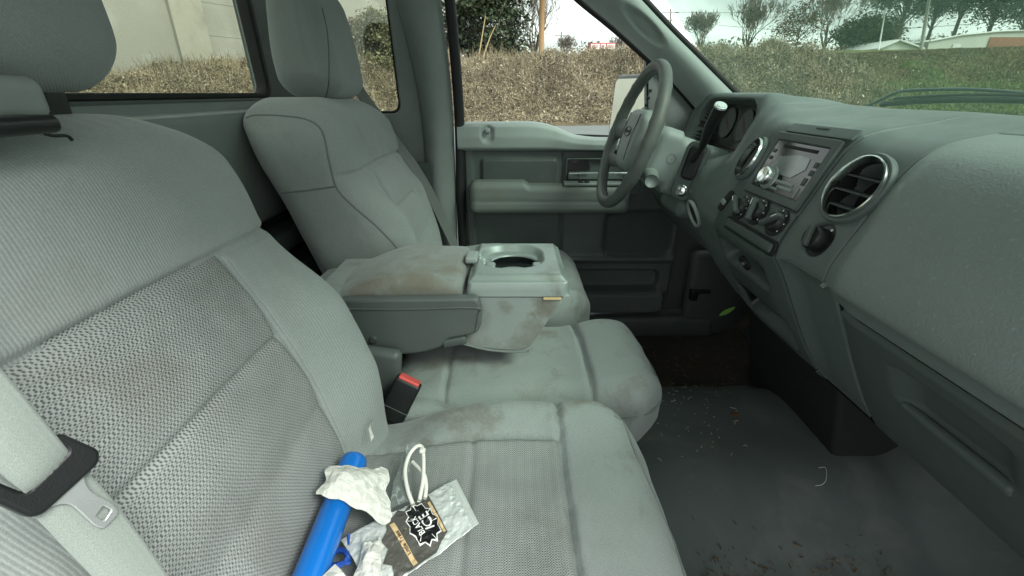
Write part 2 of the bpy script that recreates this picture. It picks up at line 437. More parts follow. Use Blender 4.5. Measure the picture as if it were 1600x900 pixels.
SPOTS = [(U(913, 634, Z=-0.515), 0.030, 0.95), (U(945, 640, Z=-0.52), 0.036, 0.95), (U(775, 600, Z=-0.545), 0.016, 0.6), (U(868, 594, Z=-0.545), 0.024, 0.5), (U(745, 660, Z=-0.51), 0.048, 0.42), (U(690, 645, Z=-0.51), 0.040, 0.40),
    (U(660, 690, Z=-0.52), 0.022, 0.5), (U(640, 668, Z=-0.52), 0.03, 0.3), (U(925, 730, Z=-0.525), 0.012, 0.4), (U(560, 452, Y=0.79), 0.05, 0.5), (U(640, 440, Y=0.80), 0.06, 0.45), (U(700, 420, Z=-0.32), 0.03, 0.4), (U(850, 480, Y=0.787), 0.035, 0.55), (U(835, 515, Y=0.787), 0.03, 0.35), (U(790, 480, Y=0.787), 0.018, 0.4)]
M = {}
def setup_mats():
    M['fabric'] = plain_fabric('seat cloth', (0.33, 0.375, 0.335), 0.22)
    M['fabric_rib'] = plain_fabric('ribbed seat cloth', (0.33, 0.375, 0.335), 0.14, rib=True)
    M['fabric_dirty'] = plain_fabric('soiled seat cloth', (0.32, 0.36, 0.315), 0.62, sscale=9.5, sp=(0.52, 0.70), spots=SPOTS)
    M['fabric_lid'] = plain_fabric('soiled armrest cloth', (0.30, 0.335, 0.28), 0.6, (0.165, 0.13, 0.08), sscale=11.0, sp=(0.42, 0.70), spots=SPOTS)
    M['woven'] = woven_fabric('woven seat cloth', (0.355, 0.385, 0.33), (0.145, 0.165, 0.148))
    M['seam'] = plain_fabric('seam thread', (0.20, 0.23, 0.205), 0.2)
    M['hr'] = plain_fabric('headrest cloth', (0.25, 0.29, 0.262), 0.08)
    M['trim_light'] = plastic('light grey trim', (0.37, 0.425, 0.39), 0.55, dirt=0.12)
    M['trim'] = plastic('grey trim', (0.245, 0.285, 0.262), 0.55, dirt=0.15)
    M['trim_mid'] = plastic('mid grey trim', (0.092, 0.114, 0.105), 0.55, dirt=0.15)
    M['trim_dark'] = plastic('dark grey trim', (0.075, 0.092, 0.086), 0.5, dirt=0.1)
    M['dash'] = leather_grain('dash grain', (0.235, 0.28, 0.26), 0.46)
    M['dash_panel'] = plastic('dash panel', (0.145, 0.178, 0.165), 0.45, dirt=0.08)
    M['stack'] = plastic('centre stack plastic', (0.085, 0.107, 0.10), 0.42, dirt=0.08)
    M['black'] = plastic('black plastic', (0.012, 0.014, 0.014), 0.38)
    M['rubber'] = plastic('black rubber', (0.012, 0.013, 0.013), 0.65)
    M['gloss_black'] = plastic('gloss black', (0.008, 0.01, 0.01), 0.12, gstr=0, spec=0.6)
    M['chrome'] = plastic('chrome', (0.75, 0.77, 0.75), 0.18, gstr=0, metallic=1.0)
    M['handle_chrome'] = plastic('handle chrome', (0.36, 0.40, 0.39), 0.28, gstr=0, metallic=0.9)
    M['steel'] = plastic('brushed steel', (0.72, 0.76, 0.74), 0.28, gstr=0.05, metallic=0.75)
    M['silver'] = plastic('silver plastic', (0.28, 0.325, 0.305), 0.42, dirt=0.75, dirtcol=(0.12, 0.11, 0.08), metallic=0.3)
    M['wheel'] = plastic('worn wheel leather', (0.105, 0.119, 0.108), 0.5, grain=500, gstr=0.4, dirt=0.45, dirtcol=(0.12, 0.105, 0.08), dscale=14)
    M['column'] = plastic('column cover', (0.30, 0.35, 0.32), 0.5, dirt=0.12)
    M['arm_plastic'] = plastic('hinge cover', (0.125, 0.145, 0.14), 0.4, dirt=0.1)
    M['liner'] = plastic('headliner', (0.30, 0.34, 0.32), 0.9)
    M['carpet'] = plastic('dirty carpet', (0.055, 0.046, 0.036), 0.95, grain=500, gstr=0.9, dirt=0.8, dirtcol=(0.125, 0.10, 0.066), dscale=6, gdist=0.004)
    M['mat'] = plastic('rubber mat', (0.095, 0.112, 0.107), 0.85, grain=250, gstr=0.3, dirt=0.5, dirtcol=(0.165, 0.172, 0.155), dscale=9, spec=0.2)
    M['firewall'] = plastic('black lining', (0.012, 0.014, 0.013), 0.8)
    M['belt'] = webbing('belt webbing', (0.255, 0.295, 0.265))
    M['belt_dark'] = webbing('dark belt webbing', (0.13, 0.145, 0.135))  # darker webbing colour for the far belt
    M['red'] = plastic('red button', (0.75, 0.11, 0.10), 0.35, gstr=0)
    M['blue'] = plastic('blue anodised', (0.008, 0.15, 0.52), 0.2, gstr=0, spec=0.6, var=0.05)
    M['blue_cord'] = plastic('blue cord', (0.01, 0.06, 0.30), 0.6)
    M['paper'] = crumple_paper()
    M['white_cord'] = plastic('white cord', (0.70, 0.70, 0.63), 0.7)
    M['foil'] = plastic('silver foil', (0.66, 0.71, 0.67), 0.3, gstr=0, metallic=0.3)
    M['ink'] = plastic('black ink', (0.006, 0.007, 0.007), 0.4, gstr=0)
    M['ink_grey'] = plastic('dark grey ink', (0.085, 0.085, 0.074), 0.35, gstr=0)
    M['ink_white'] = plastic('white ink', (0.85, 0.87, 0.83), 0.5, gstr=0)
    M['ink_tan'] = plastic('tan ink', (0.62, 0.46, 0.25), 0.45, gstr=0)
    M['glass'] = glass('window glass', film=0.02)
    M['glass_rear'] = glass('rear window glass', (0.86, 0.90, 0.84), film=0.05)
    M['windshield'] = glass('dirty haze-painted windshield', (0.82, 0.91, 0.85), film=0.13, gloss=0.05, filmcol=(0.55, 0.72, 0.62))  # pale green film: some dirt, plus the milky reflection and haze painted in
    M['screen'] = plastic('radio screen', (0.15, 0.18, 0.168), 0.12, gstr=0, spec=0.6)
    M['film'] = glass('clear film', (0.7, 0.75, 0.72), film=0.12, gloss=0.25)
    M['mirror'] = plastic('mirror glass', (0.85, 0.88, 0.85), 0.03, gstr=0, metallic=1.0)
# ---------------------------------------------------------------- seats
def groove(d, w, depth): return depth * np.exp(-(d / w) ** 2)
ZF = -0.86       # cab floor
def seat(name, label, lat, W, dx=0.0, dz=0.0, cloth='fabric_rib'):
    """a bucket section of the bench. lat(a): lateral distance from the inboard side -> world Y"""
    t = thing(name, label, 'car seat', (-0.05 + dx, float(lat(W / 2)), ZF), 'bucket sections of the front bench')
    flip = lat(1.0) < lat(0.0)
    def fx(F): return F[:, ::-1] if flip else F
    a0, a1 = 0.150, W - 0.125
    # ---- backrest
    H, T = 0.60, 0.17
    V, F, AX = rbox(W, H, T, 0.05, (110, 120, 5), 6)
    zt = -0.022
    # the inboard wing is narrower above the seam: top corner rounding
    V = corner_round(V, 0, 1, W / 2, H / 2, 0.13, lambda a, b: (b > 0) & (a < 0)); V = corner_round(V, 0, 1, W / 2, H / 2, 0.19, lambda a, b: (b > 0) & (a > 0))
    a = V[:, 0] + W / 2; z = V[:, 1] - H / 2 + zt; q = (V[:, 2] + T / 2) / T
    xb = -0.622 - 0.3464 * (z + 0.056)
    xf = smooth_interp(z, [-0.62, -0.476, -0.317, -0.19, -0.1, -0.045, -0.02], [-0.235, -0.262, -0.306, -0.358, -0.386, -0.408, -0.422])
    wing = sstep(-z, 0.187, 0.30) * 0.052 * (1 - 0.45 * sstep(-z, 0.40, 0.56))
    bol = np.exp(-((a - 0.05) / 0.062) ** 2) + 0.3 * np.exp(-((a - (W - 0.05)) / 0.062) ** 2)
    xf = xf + wing * bol + 0.010 * np.cos((a / W - 0.5) * 2.4) * sstep(-z, 0.19, 0.05)
    front = sstep(q, 0.5, 0.95)
    # stitched seams
    warc = 0.010 * np.cos((a / W - 0.5) * 3)
    dd = groove(z + 0.186 - warc * 0.4, 0.006, 0.010)
    low = sstep(-z, 0.184, 0.196)
    dd = dd + low * (groove(a - a0, 0.005, 0.011) + groove(a - a1, 0.005, 0.011))
    ins = sstep(a, a0, a0 + 0.004) * sstep(-a, -a1, -a1 + 0.004)
    dd = dd + low * ins * groove(z + 0.298, 0.004, 0.006)
    # soft puffiness between seams
    puff = 0.006 * low * ins * np.abs(np.sin(np.pi * np.clip((-z - 0.186) / 0.112, 0, 3)))
    pk = np.exp(-np.abs(z + 0.186) / 0.02) + low * (np.exp(-np.abs(a - a0) / 0.018) + np.exp(-np.abs(a - a1) / 0.018))
    puff = puff + 0.0018 * pk * vnoise(np.stack([a, z, 0 * a], -1), 75, 5)
    xf = xf + front * (puff - dd)
    X = xb + q * (xf - xb) + dx
    Y = lat(a); Z = z + dz
    # side seam on the inboard flank
    P = np.stack([X, Y, Z], -1)
    P += 0.0035 * fbm(P, 7, 3, 3)[:, None] * np.array([0.6, 0.6, 0.3])
    uv = box_uv(V, F, AX)
    fc = V[F].mean(1); fa, fz = fc[:, 0] + W / 2, fc[:, 1] - H / 2 + zt
    woven = (AX == 2) & (fc[:, 2] > 0) & (fa > a0) & (fa < a1) & (fz < -0.186 + 0.004 * np.cos((fa / W - 0.5) * 3))
    v1, f1, u1 = pick(P, F, uv, ~woven); mk('backrest', v1, fx(f1), M[cloth], t, uv=u1); BR = (P, F); CU = None
    v1, f1, u1 = pick(P, F, uv, woven); mk('backrest_insert', v1, fx(f1), M['woven' if cloth == 'fabric_rib' else cloth], t, uv=u1)
    # ---- cushion
    L, Hc = 0.52, 0.20
    V, F, AX = rbox(W, L, Hc, 0.055, (110, 100, 6), 6)
    V = corner_round(V, 0, 1, W / 2, L / 2, 0.12, lambda a, b: b > 0)
    a = V[:, 0] + W / 2; x = V[:, 1] + 0.222 - L / 2; q = (V[:, 2] + Hc / 2) / Hc
    top = -0.530 + np.exp(-((a - 0.05) / 0.06) ** 2) * smooth_interp(x, [-0.32, -0.19, -0.116, 0.0, 0.08, 0.15, 0.23], [-0.02, -0.004, 0.026, 0.044, 0.034, 0.022, 0.0]) + 0.030 * np.exp(-((a - (W - 0.045)) / 0.055) ** 2) * sstep(-x, -0.16, 0.06)
    top = top + 0.016 * np.exp(-((x - 0.15) / 0.07) ** 2) - 0.012 * sstep(-x, 0.05, 0.25)
    c0, c1, xs = 0.105, W - 0.10, 0.078
    ins = sstep(a, c0, c0 + 0.004) * sstep(-a, -c1, -c1 + 0.004) * sstep(-x, -xs - 0.002, -xs + 0.004)
    dd = groove(x - xs, 0.0055, 0.012) + sstep(-x, -xs, -xs + 0.01) * (groove(a - c0, 0.005, 0.008) + groove(a - c1, 0.005, 0.008)) + ins * groove(x + 0.062, 0.004, 0.005)
    pk = np.exp(-np.abs(x - xs) / 0.02) + np.exp(-np.abs(a - c0) / 0.018) * (x < xs)
    top = top + sstep(q, 0.5, 0.95) * (0.004 * ins - dd + 0.0018 * pk * vnoise(np.stack([a, x, 0 * a], -1), 75, 6))
    zb = -0.70
    Z = zb + q * (top - zb) + dz
    # the front face rolls back under
    X = x - 0.03 * sstep(-q, -0.5, 0.0) * sstep(x, 0.1, 0.2) + dx
    P = np.stack([X, lat(a), Z], -1)
    P += 0.003 * fbm(P, 9, 3, 8)[:, None] * np.array([0.4, 0.6, 0.8])
    uv = box_uv(V, F, AX)
    fc = V[F].mean(1); fa, fxx = fc[:, 0] + W / 2, fc[:, 1] + 0.222 - L / 2
    woven = (AX == 2) & (fc[:, 2] > 0) & (fa > c0) & (fa < c1) & (fxx < xs)
    v1, f1, u1 = pick(P, F, uv, ~woven); mk('cushion', v1, fx(f1), M['fabric_dirty'], t, uv=u1); CU = (P, F)
    uw = uv.reshape(-1, 4, 2)[:, :, ::-1].reshape(-1, 2)
    v1, f1, u1 = pick(P, F, uw, woven); mk('cushion_insert', v1, fx(f1), M['woven'], t, uv=u1)
    # piping round the front of the cushion
    pa = np.linspace(-0.0, 1, 60)
    yy = lat(0.02 + pa * (W - 0.04)); xe = 0.222 - 0.004 - 0.10 * (np.maximum(0, np.abs(pa - 0.5) * 2 - 0.62) / 0.38) ** 2
    tube('cushion_piping', np.stack([xe + dx + 0.001, yy, np.full(60, -0.578 + dz)], -1), 0.0035, M['seam'], t, n=6)
    # base frame under the cushion, hidden rails
    Vb, Fb, Ab = rbox(0.40, W - 0.1, 0.17, 0.02, (1, 1, 1), 2)
    mk('seat_base', Vb + np.array([-0.03 + dx, float(lat(W / 2)), -0.775]), Fb, M['trim_dark'], t)
    return t, BR, CU
def headrest(t, lat, ac, dx, dz, low=0.024, H=0.295):
    flip = lat(1.0) < lat(0.0)
    W, T = 0.270, 0.140
    V, F, AX = rbox(W, H, T, 0.052, (44, 44, 10), 6)
    V = corner_round(V, 0, 1, W / 2, H / 2, 0.066)
    a = V[:, 0]; h = V[:, 1] / H + 0.5; d = V[:, 2]
    taper = 1 - 0.12 * sstep(h, 0.35, 1.05)
    tt = 1 - 0.26 * sstep(h, 0.3, 1.0)
    X = -0.488 - 0.02 * h + d * tt + 0.014 * np.cos(a / W * 2.6) * (d > 0)
    # seam between the face panel and the side panels
    sg = groove(np.abs(a) - W / 2 * 0.70 * taper - 0.0 , 0.0045, 0.005) * 0
    dside = groove(d - 0.028, 0.004, 0.004) * sstep(np.abs(a), W / 2 * 0.75, W / 2 * 0.93)
    A = a * taper; A = A - np.sign(A) * dside
    P = np.stack([X + dx, lat(ac + A), V[:, 1] + H / 2 - low + dz], -1)
    P += 0.0025 * fbm(P, 8, 2, 5)[:, None]
    h = mk('headrest', P, F[:, ::-1] if flip else F, M['hr'], t, uv=box_uv(V, F, AX))
    for s in (-1, 1):
        y = float(lat(ac + s * 0.065))
        tube('headrest_post', [(-0.497 + dx, y, -0.09 + dz), (-0.497 + dx, y, 0.02 + dz)], 0.007, M['steel'], h, n=12)
        lathe('post_sleeve', [(0.012, 0), (0.016, 0.004), (0.016, 0.012), (0.010, 0.016)], ax_frame((-0.497 + dx, y, -0.03 + dz)), M['black'], h, n=20)
    return h, (P, F)
def build_seats():
    pl = lambda a: 0.675 - a
    dl = lambda a: 1.035 + a
    t, _, CU = seat('front_seat', 'grey cloth seat with ribbed backrest and litter lying on its cushion', pl, 0.565)
    q = drape([(960, 650), (985, 668), (1002, 700), (1022, 751), (1046, 825), (1068, 897), (1078, 935)], *CU, lift=-0.0004, n=6)
    if len(q) > 4: tube('cushion_seam', q, 0.0022, M['seam'], t, n=6)
    hp = headrest(t, pl, 0.242, 0.0, 0.0, 0.0)[0]
    # underside shelf and black locking bar between this headrest and the backrest
    rb('headrest_bracket', (0.09, 0.20, 0.034), 0.010, ax_frame((-0.440, 0.318, -0.004)), M['trim'], hp)
    rb('headrest_lock', (0.085, 0.235, 0.014), 0.006, ax_frame((-0.410, 0.274, -0.023)), M['black'], hp)
    rb('headrest_hinge', (0.03, 0.03, 0.05), 0.006, ax_frame((-0.51, 0.53, -0.02)), M['black'], hp)
    tube('release_wire', smooth_path([U(70, 209, X=-0.405), U(84, 212, X=-0.405), U(104, 212, X=-0.405), U(113, 219, X=-0.405)], 4), 0.0016, M['black'], hp, n=8)
    t2, BR, _ = seat('front_seat', 'clean grey seat behind the steering wheel, beyond the folded console', dl, 0.525, 0.0, 0.012, 'fabric')
    HR = headrest(t2, dl, 0.250, 0.0, 0.0, low=0.014, H=0.255)[1]
    # piping along the side of the upright seat
    for path in ([(385, 184), (400, 180), (440, 181), (480, 187), (503, 205), (514, 250), (525, 291), (548, 318), (585, 350), (618, 384), (650, 425)], [(440, 301), (480, 297), (524, 291)]):
        q = drape(path, *BR, lift=-0.0005, n=6)
        if len(q) > 3: tube('backrest_piping', q, 0.0026, M['seam'], t2, n=6)
    q = drape([(503, 12), (511, 50), (514, 100), (512, 140), (503, 166)], *HR, lift=-0.0006, n=6)
    tube('headrest_seam', q, 0.0016, M['trim_dark'], t2, n=6)
    # ---- narrow middle section
    c = thing('centre_seat', 'narrow stained middle seat cushion under the folded console', 'car seat', (0.0, 0.855, ZF))
    W, L, Hc = 0.315, 0.56, 0.20
    V, F, AX = rbox(L, W, Hc, 0.045, (100, 60, 6), 6)
    V = corner_round(V, 0, 1, L / 2, W / 2, 0.075, lambda a, b: a > 0)
    x = V[:, 0] + 0.308 - L / 2; y = V[:, 1] + 0.856; q = (V[:, 2] + Hc / 2) / Hc
    top = -0.534 + 0.030 * np.exp(-((x - 0.225) / 0.09) ** 2) + 0.010 * np.exp(-((x - 0.02) / 0.10) ** 2) - 0.008 * ((y - 0.856) / 0.15) ** 2
    top = top - sstep(q, 0.5, 0.95) * (groove(x - 0.155, 0.006, 0.016) + groove(x + 0.135, 0.005, 0.010))
    Z = -0.72 + q * (top + 0.72)
    X = x - 0.05 * sstep(-q, -0.55, 0.0) * sstep(x, 0.1, 0.3)
    P = np.stack([X, y, Z], -1); P += 0.003 * fbm(P, 10, 3, 15)[:, None]
    mk('cushion', P, F, M['fabric_dirty'], c, uv=box_uv(V, F, AX))
    e = [(x_, 0.697, -0.574) for x_ in (-0.05, 0.05, 0.15)] + [(0.245, 0.701, -0.576), (0.295, 0.735, -0.577), (0.316, 0.80, -0.577), (0.317, 0.90, -0.577), (0.298, 0.975, -0.577), (0.25, 1.012, -0.577)]
    tube('cushion_piping', smooth_path(e, 8), 0.0034, M['seam'], c, n=6)
    V, F, AX = rbox(0.17, 0.05, 0.085, 0.022, (12, 4, 6), 4); V += 0.004 * fbm(V, 18, 2, 5)[:, None]
    mk('cushion_skirt', frame((-0.150, 0.700, -0.590), (1, 0, -0.12), (0, 1, 0), (0.12, 0, 1))(V), F, M['fabric_dirty'], c, uv=box_uv(V, F, AX))
    rb('hinge_bracket', (0.085, 0.03, 0.13), 0.014, frame(U(592, 588, Y=0.735), (1, 0, -0.15), (0, 1, 0), (0.15, 0, 1)), M['arm_plastic'], c)
    rb('seat_base', (0.4, 0.26, 0.15), 0.02, ax_frame((-0.03, 0.856, -0.785)), M['trim_dark'], c)
def build_console():
    c = thing('armrest_console', 'soiled grey fold-down armrest console with a silver cup holder', 'armrest console', (-0.12, 0.90, -0.53))
    # bin body
    zbt = -0.362
    xr = U(882, 470, Y=0.787)[0]
    ol = [(-0.40, 0, zbt), (xr, 0, zbt), U(826, 547, Y=0.787), U(800, 549, Y=0.787), U(760, 546, Y=0.787), U(716, 537, Y=0.787), U(600, 520, Y=0.787), U(505, 500, Y=0.787)]
    ol2 = round_poly([(p[0], p[2]) for p in ol], [0.01, 0.008, 0.022, 0.02, 0.02, 0.02, 0.02, 0.01])
    plate('bin_body', [ol2], 0.222, frame((0, 0.8985, 0), (1, 0, 0), (0, 0, 1), (0, 1, 0)), M['fabric_dirty'], c, bevel=0.004)
    tube('bin_piping', smooth_path([U(712, 534, Y=0.787), U(760, 546, Y=0.787), U(800, 549.5, Y=0.787), U(826, 548.5, Y=0.787)], 6), 0.0028, M['seam'], c, n=6)
    # padded lid
    zt = -0.322
    W = 0.223; x0, x1 = -0.44, -0.094
    V, F, AX = rbox(x1 - x0, W, 0.066, 0.020, (44, 36, 4), 5)
    x = V[:, 0] + (x0 + x1) / 2; y = V[:, 1] + 0.899; q = V[:, 2] / 0.066 + 0.5
    drop = 0.062 * sstep(-x, 0.22, 0.43) + 0.008 * ((y - 0.899) / 0.11) ** 2
    Z = zt - 0.066 + q * 0.066 - drop * q + 0.004 * np.sin((x - x0) / (x1 - x0) * 3.1) * q
    P = np.stack([x, y, Z], -1); P += 0.0022 * fbm(P, 12, 3, 21)[:, None]
    mk('console_lid', P, F, M['fabric_lid'], c, uv=box_uv(V, F, AX))
    # hinge arm
    pa = [U(505, 472, Y=0.765), U(530, 467, Y=0.765), U(748, 464, Y=0.765), U(754, 490, Y=0.765), U(750, 520, Y=0.765), U(700, 529, Y=0.765), U(691, 541, Y=0.765), U(660, 551, Y=0.765), U(574, 556, Y=0.765), U(510, 540, Y=0.765)]
    ol = round_poly([(p[0], p[2]) for p in pa], [0.01, 0.01, 0.014, 0.01, 0.02, 0.006, 0.008, 0.02, 0.02, 0.01])
    h = plate('hinge_arm', [ol], 0.022, frame((0, 0.7715, 0), (1, 0, 0), (0, 0, 1), (0, 1, 0)), M['arm_plastic'], c, bevel=0.006)
    lathe('pivot_cap', [(0.0, -0.003), (0.006, -0.003), (0.0085, 0.0), (0.0085, 0.004)], frame(U(583, 531, Y=0.759) , (1, 0, 0), (0, 0, 1), (0, 1, 0)), M['trim_dark'], h, n=20, cap0=False)
    tube('arm_ridge', smooth_path([U(535, 483, Y=0.760), U(640, 483, Y=0.760), U(742, 481, Y=0.760), U(747, 492, Y=0.760), U(744, 515, Y=0.760)], 6), 0.002, M['arm_plastic'], h, n=6)
    ov = U(720, 535, Y=0.769)
    rb('latch_tab', (0.05, 0.018, 0.018), 0.006, frame((ov[0] - 0.012, 0.768, ov[2] + 0.004), (1, 0, 0.22), (0, 1, 0), (-0.22, 0, 1)), M['trim_mid'], h)
    # cup-holder tray: a moulded height field with a deep bowl
    xa, xb_, ya, yb = -0.089, 0.112, 0.785, 1.012
    n, m = 93, 143
    x = np.linspace(xa, xb_, n)[:, None] + np.zeros((1, m)); y = np.linspace(ya, yb, m)[None] + np.zeros((n, 1))
    edge = -sdbox(x, y, xa, xb_, ya, yb, 0.012)
    z = zt + 0.002 - 0.012 * (1 - sstep(edge, 0.004, 0.020)) - 0.028 * (1 - sstep(edge, 0.0, 0.004))
    cx, cy = 0.004, 0.905
    bowl = sdbox(x, y, -0.070, 0.066, 0.838, 0.985, 0.055)
    z = z - 0.016 * sstep(-bowl, -0.004, 0.012)
    cup = np.hypot(x - cx, y - cy) - 0.051
    z = z - 0.075 * sstep(-cup, -0.002, 0.004)
    slot = sdbox(x, y, -0.089, -0.04, 0.87, 0.93, 0.012)
    z = z - 0.012 * sstep(-slot, -0.003, 0.004)
    # two finger lugs that grip the cup
    P = np.stack([x, y, z], -1)
    # skirt
    top = P
    def ring(off, zz):
        return None
    tr = surf('cup_tray', top, M['silver'], c)
    lathe('cup_well', [(0.0505, 0.0), (0.048, -0.012), (0.046, -0.05), (0.044, -0.056), (0.0, -0.056)], ax_frame((cx, cy, zt - 0.0165)), M['gloss_black'], tr, n=48, cap0=False, cap1=False)
    for s, yy in ((-1, 0.0), (1, 0.0)):
        rb('cup_grip', (0.022, 0.026, 0.012), 0.005, ax_frame((cx + s * 0.050, cy - 0.018, zt - 0.014)), M['silver'], tr)
    rb('tray_latch', (0.026, 0.05, 0.014), 0.005, ax_frame((-0.085, 0.902, zt + 0.001)), M['trim_light'], c)
    rb('gap_foam', (0.035, 0.006, 0.005), 0.001, ax_frame((0.078, 0.7865, zt - 0.0425)), M['ink_tan'], c)
def build_belts():
    # ---- near belt with latch plate
    b = thing('seat_belt', 'grey seat belt with black and steel latch plate across the nearest seat', 'seat belt', (-0.2, 0.12, ZF))
    def strap(name, pts, w, upv, parent, th=0.0012):
        P = smooth_path(pts, 10); m = len(P)
        T = np.gradient(P, axis=0); T /= np.linalg.norm(T, axis=1, keepdims=True)
        up = np.asarray(upv, float)
        S = np.cross(T, up); S /= np.linalg.norm(S, axis=1, keepdims=True)
        k = np.linspace(-0.5, 0.5, 13)
        G_ = P[:, None] + S[:, None] * (k * w)[None, :, None]
        return surf(name, G_, M['belt'], parent, thick=th)
    # all of it lies near one plane in front of the backrest
    q0 = U(100, 760, X=-0.252); nrm = np.array([1, -0.30, 0.32]); nrm /= np.linalg.norm(nrm)
    e1 = np.array([0.3, 1.0, 0.0]); e1 -= nrm * (e1 @ nrm); e1 /= np.linalg.norm(e1); e2 = np.cross(nrm, e1)
    fr = frame(q0, e1, e2, nrm)
    def onp(px, py, off=0.0):
        d = ray(px, py); return d * (((q0 + nrm * off) @ nrm) / (d @ nrm))
    def p2(px, py): v = onp(px, py) - q0; return (float(v @ e1), float(v @ e2))
    def band(name, A, B, offs, dip=0.0):
        A3 = smooth_path(np.array([onp(a, b, o) for (a, b), o in zip(A, offs)]), 8); B3 = smooth_path(np.array([onp(a, b, o) for (a, b), o in zip(B, offs)]), 8)
        w = np.linspace(0, 1, 15)
        G_ = A3[:, None] * (1 - w)[None, :, None] + B3[:, None] * w[None, :, None] + nrm * (0.0022 * np.sin(np.pi * w) + 0.0005 * np.sin(w * 40))[None, :, None]
        return surf(name, G_, M['belt'], b, thick=0.0012)
    band('belt_webbing', [(-300, 270), (-150, 415), (0, 578), (60, 650), (100, 700), (112, 714)], [(-360, 420), (-190, 565), (-55, 690), (0, 741), (34, 768), (44, 778)], [-0.004, 0.001, 0.005, 0.006, 0.004, -0.006])
    band('belt_webbing', [(120, 724), (160, 765), (205, 822), (255, 893), (330, 1010)], [(30, 790), (60, 815), (105, 862), (155, 915), (235, 1020)], [-0.007, -0.006, -0.006, -0.005, -0.003])
    ol = round_poly([p2(*q) for q in ((72, 684), (92, 677), (151, 703), (150, 724), (62, 804), (42, 809), (-42, 770), (-56, 742))], [0.004, 0.003, 0.004, 0.003, 0.004, 0.003, 0.006, 0.006])
    hole = round_poly([p2(*q) for q in ((82, 693), (101, 706), (34, 770), (-26, 746))], 0.0025)
    if np.cross(np.array(ol[20]) - ol[0], np.array(ol[25]) - ol[0]) < 0: pass
    lp = plate('latch_plate', [ol, hole], 0.009, fr, M['black'], b, bevel=0.0022)
    ol = round_poly([p2(*q) for q in ((146, 716), (128, 740), (138, 766), (178, 788), (185, 801), (161, 827), (146, 821), (106, 784), (66, 795), (58, 788))], [0.001, 0.004, 0.004, 0.003, 0.002, 0.003, 0.002, 0.005, 0.003, 0.001])
    hole = round_poly([p2(*q) for q in ((160, 790), (173, 797), (161, 814), (148, 806))], 0.001)
    plate('latch_tongue', [ol, hole], 0.0022, fr, M['steel'], lp, bevel=0.0006)
    # ---- driver's belt running down the pillar
    d = thing('seat_belt', 'thin seat belt running down between the far seat and the door pillar', 'seat belt', (-0.4, 1.55, ZF))
    pts = [U(556, 132, Y=1.47), U(568, 150, Y=1.48), U(596, 188, Y=1.49), U(616, 218, Y=1.50), U(646, 258, Y=1.51), U(672, 302, Y=1.52), U(694, 348, Y=1.53), U(712, 385, Y=1.53)]
    P = smooth_path(pts, 8); T = np.gradient(P, axis=0); T /= np.linalg.norm(T, axis=1, keepdims=True)
    S = np.cross(T, np.array([0.55, -0.35, 0.5])); S /= np.linalg.norm(S, axis=1, keepdims=True)
    S = np.tile(np.array([[0.42, 0.90, 0.1]]), (len(P), 1)); S -= T * (S * T).sum(1, keepdims=True); S /= np.linalg.norm(S, axis=1, keepdims=True)
    k = np.linspace(-0.5, 0.5, 7)
    surf('belt_webbing', P[:, None] + S[:, None] * (k * 0.046)[None, :, None], M['belt_dark'], d, thick=0.0014)
    # ---- buckle between the seats
    k = thing('belt_buckle', 'black seat belt buckle with red release button standing between the seats', 'belt buckle', U(598, 670, Y=0.69))
    top = U(640, 594, Y=0.690); bot = U(609, 655, Y=0.672)
    axz = top - bot; axz /= np.linalg.norm(axz)
    axx = np.array([1.0, 0.0, 0]) ; axx -= axz * (axx @ axz); axx /= np.linalg.norm(axx); axy = np.cross(axz, axx)
    fr = frame((top + bot) / 2, axx, axy, axz)
    bl = np.linalg.norm(top - bot)
    body = rb('buckle_body', (0.050, 0.024, bl), 0.0055, fr, M['black'], k)
    rb('release_button', (0.040, 0.019, 0.007), 0.0022, frame(top + axz * 0.0004, axx, axy, axz), M['red'], k)
    rb('buckle_band', (0.0515, 0.0255, 0.002), 0.0008, frame(bot + axz * 0.028, axx, axy, axz), M['trim_dark'], body)
    st = smooth_path([bot + axz * 0.004, bot - axz * 0.02, bot - axz * 0.045 + axx * -0.006, bot - axz * 0.085 + axx * -0.012], 8)
    rr = 0.012 + 0.0016 * np.sin(np.linspace(0, 60, len(st)))
    tube('buckle_stalk', st, rr, M['rubber'], k, n=14, flat=(1.3, 0.7), up=axx)
# ---------------------------------------------------------------- dashboard
_sidep = [(.95, -.07), (.75, -.03), (.64, -.045), (.565, -.062), (.525, -.095), (.490, -.165), (.460, -.245), (.488, -.290), (.613, -.508), (.72, -.52)]
_bulge = [(.95, -.07), (.75, -.03), (.64, -.045), (.550, -.060), (.503, -.092), (.466, -.162), (.444, -.242), (.484, -.294), (.613, -.508), (.72, -.52)]
_bul2 = [(.95, -.07), (.75, -.032), (.65, -.05), (.57, -.070), (.525, -.100), (.49, -.165), (.47, -.242), (.50, -.294), (.62, -.508), (.72, -.52)]
_cent = [(.95, -.07), (.75, -.028), (.64, -.040), (.568, -.050), (.532, -.068), (.492, -.150), (.450, -.252), (.468, -.310), (.575, -.480), (.68, -.52)]
_tran = [(.95, -.07), (.77, -.024), (.66, -.020), (.600, -.028), (.560, -.070), (.525, -.140), (.462, -.220), (.462, -.285), (.560, -.440), (.68, -.50)]
_hood = [(.93, -.06), (.78, -.018), (.68, -.006), (.607, -.002), (.586, -.060), (.560, -.130), (.480, -.175), (.462, -.270), (.560, -.410), (.68, -.48)]
_hood2 = [(.80, -.06), (.74, -.03), (.66, -.02), (.607, -.012), (.586, -.065), (.560, -.130), (.480, -.175), (.462, -.270), (.560, -.410), (.68, -.48)]
_end = [(.72, -.05), (.70, -.05), (.66, -.055), (.620, -.065), (.590, -.09), (.560, -.150), (.500, -.200), (.480, -.28), (.560, -.410), (.66, -.47)]
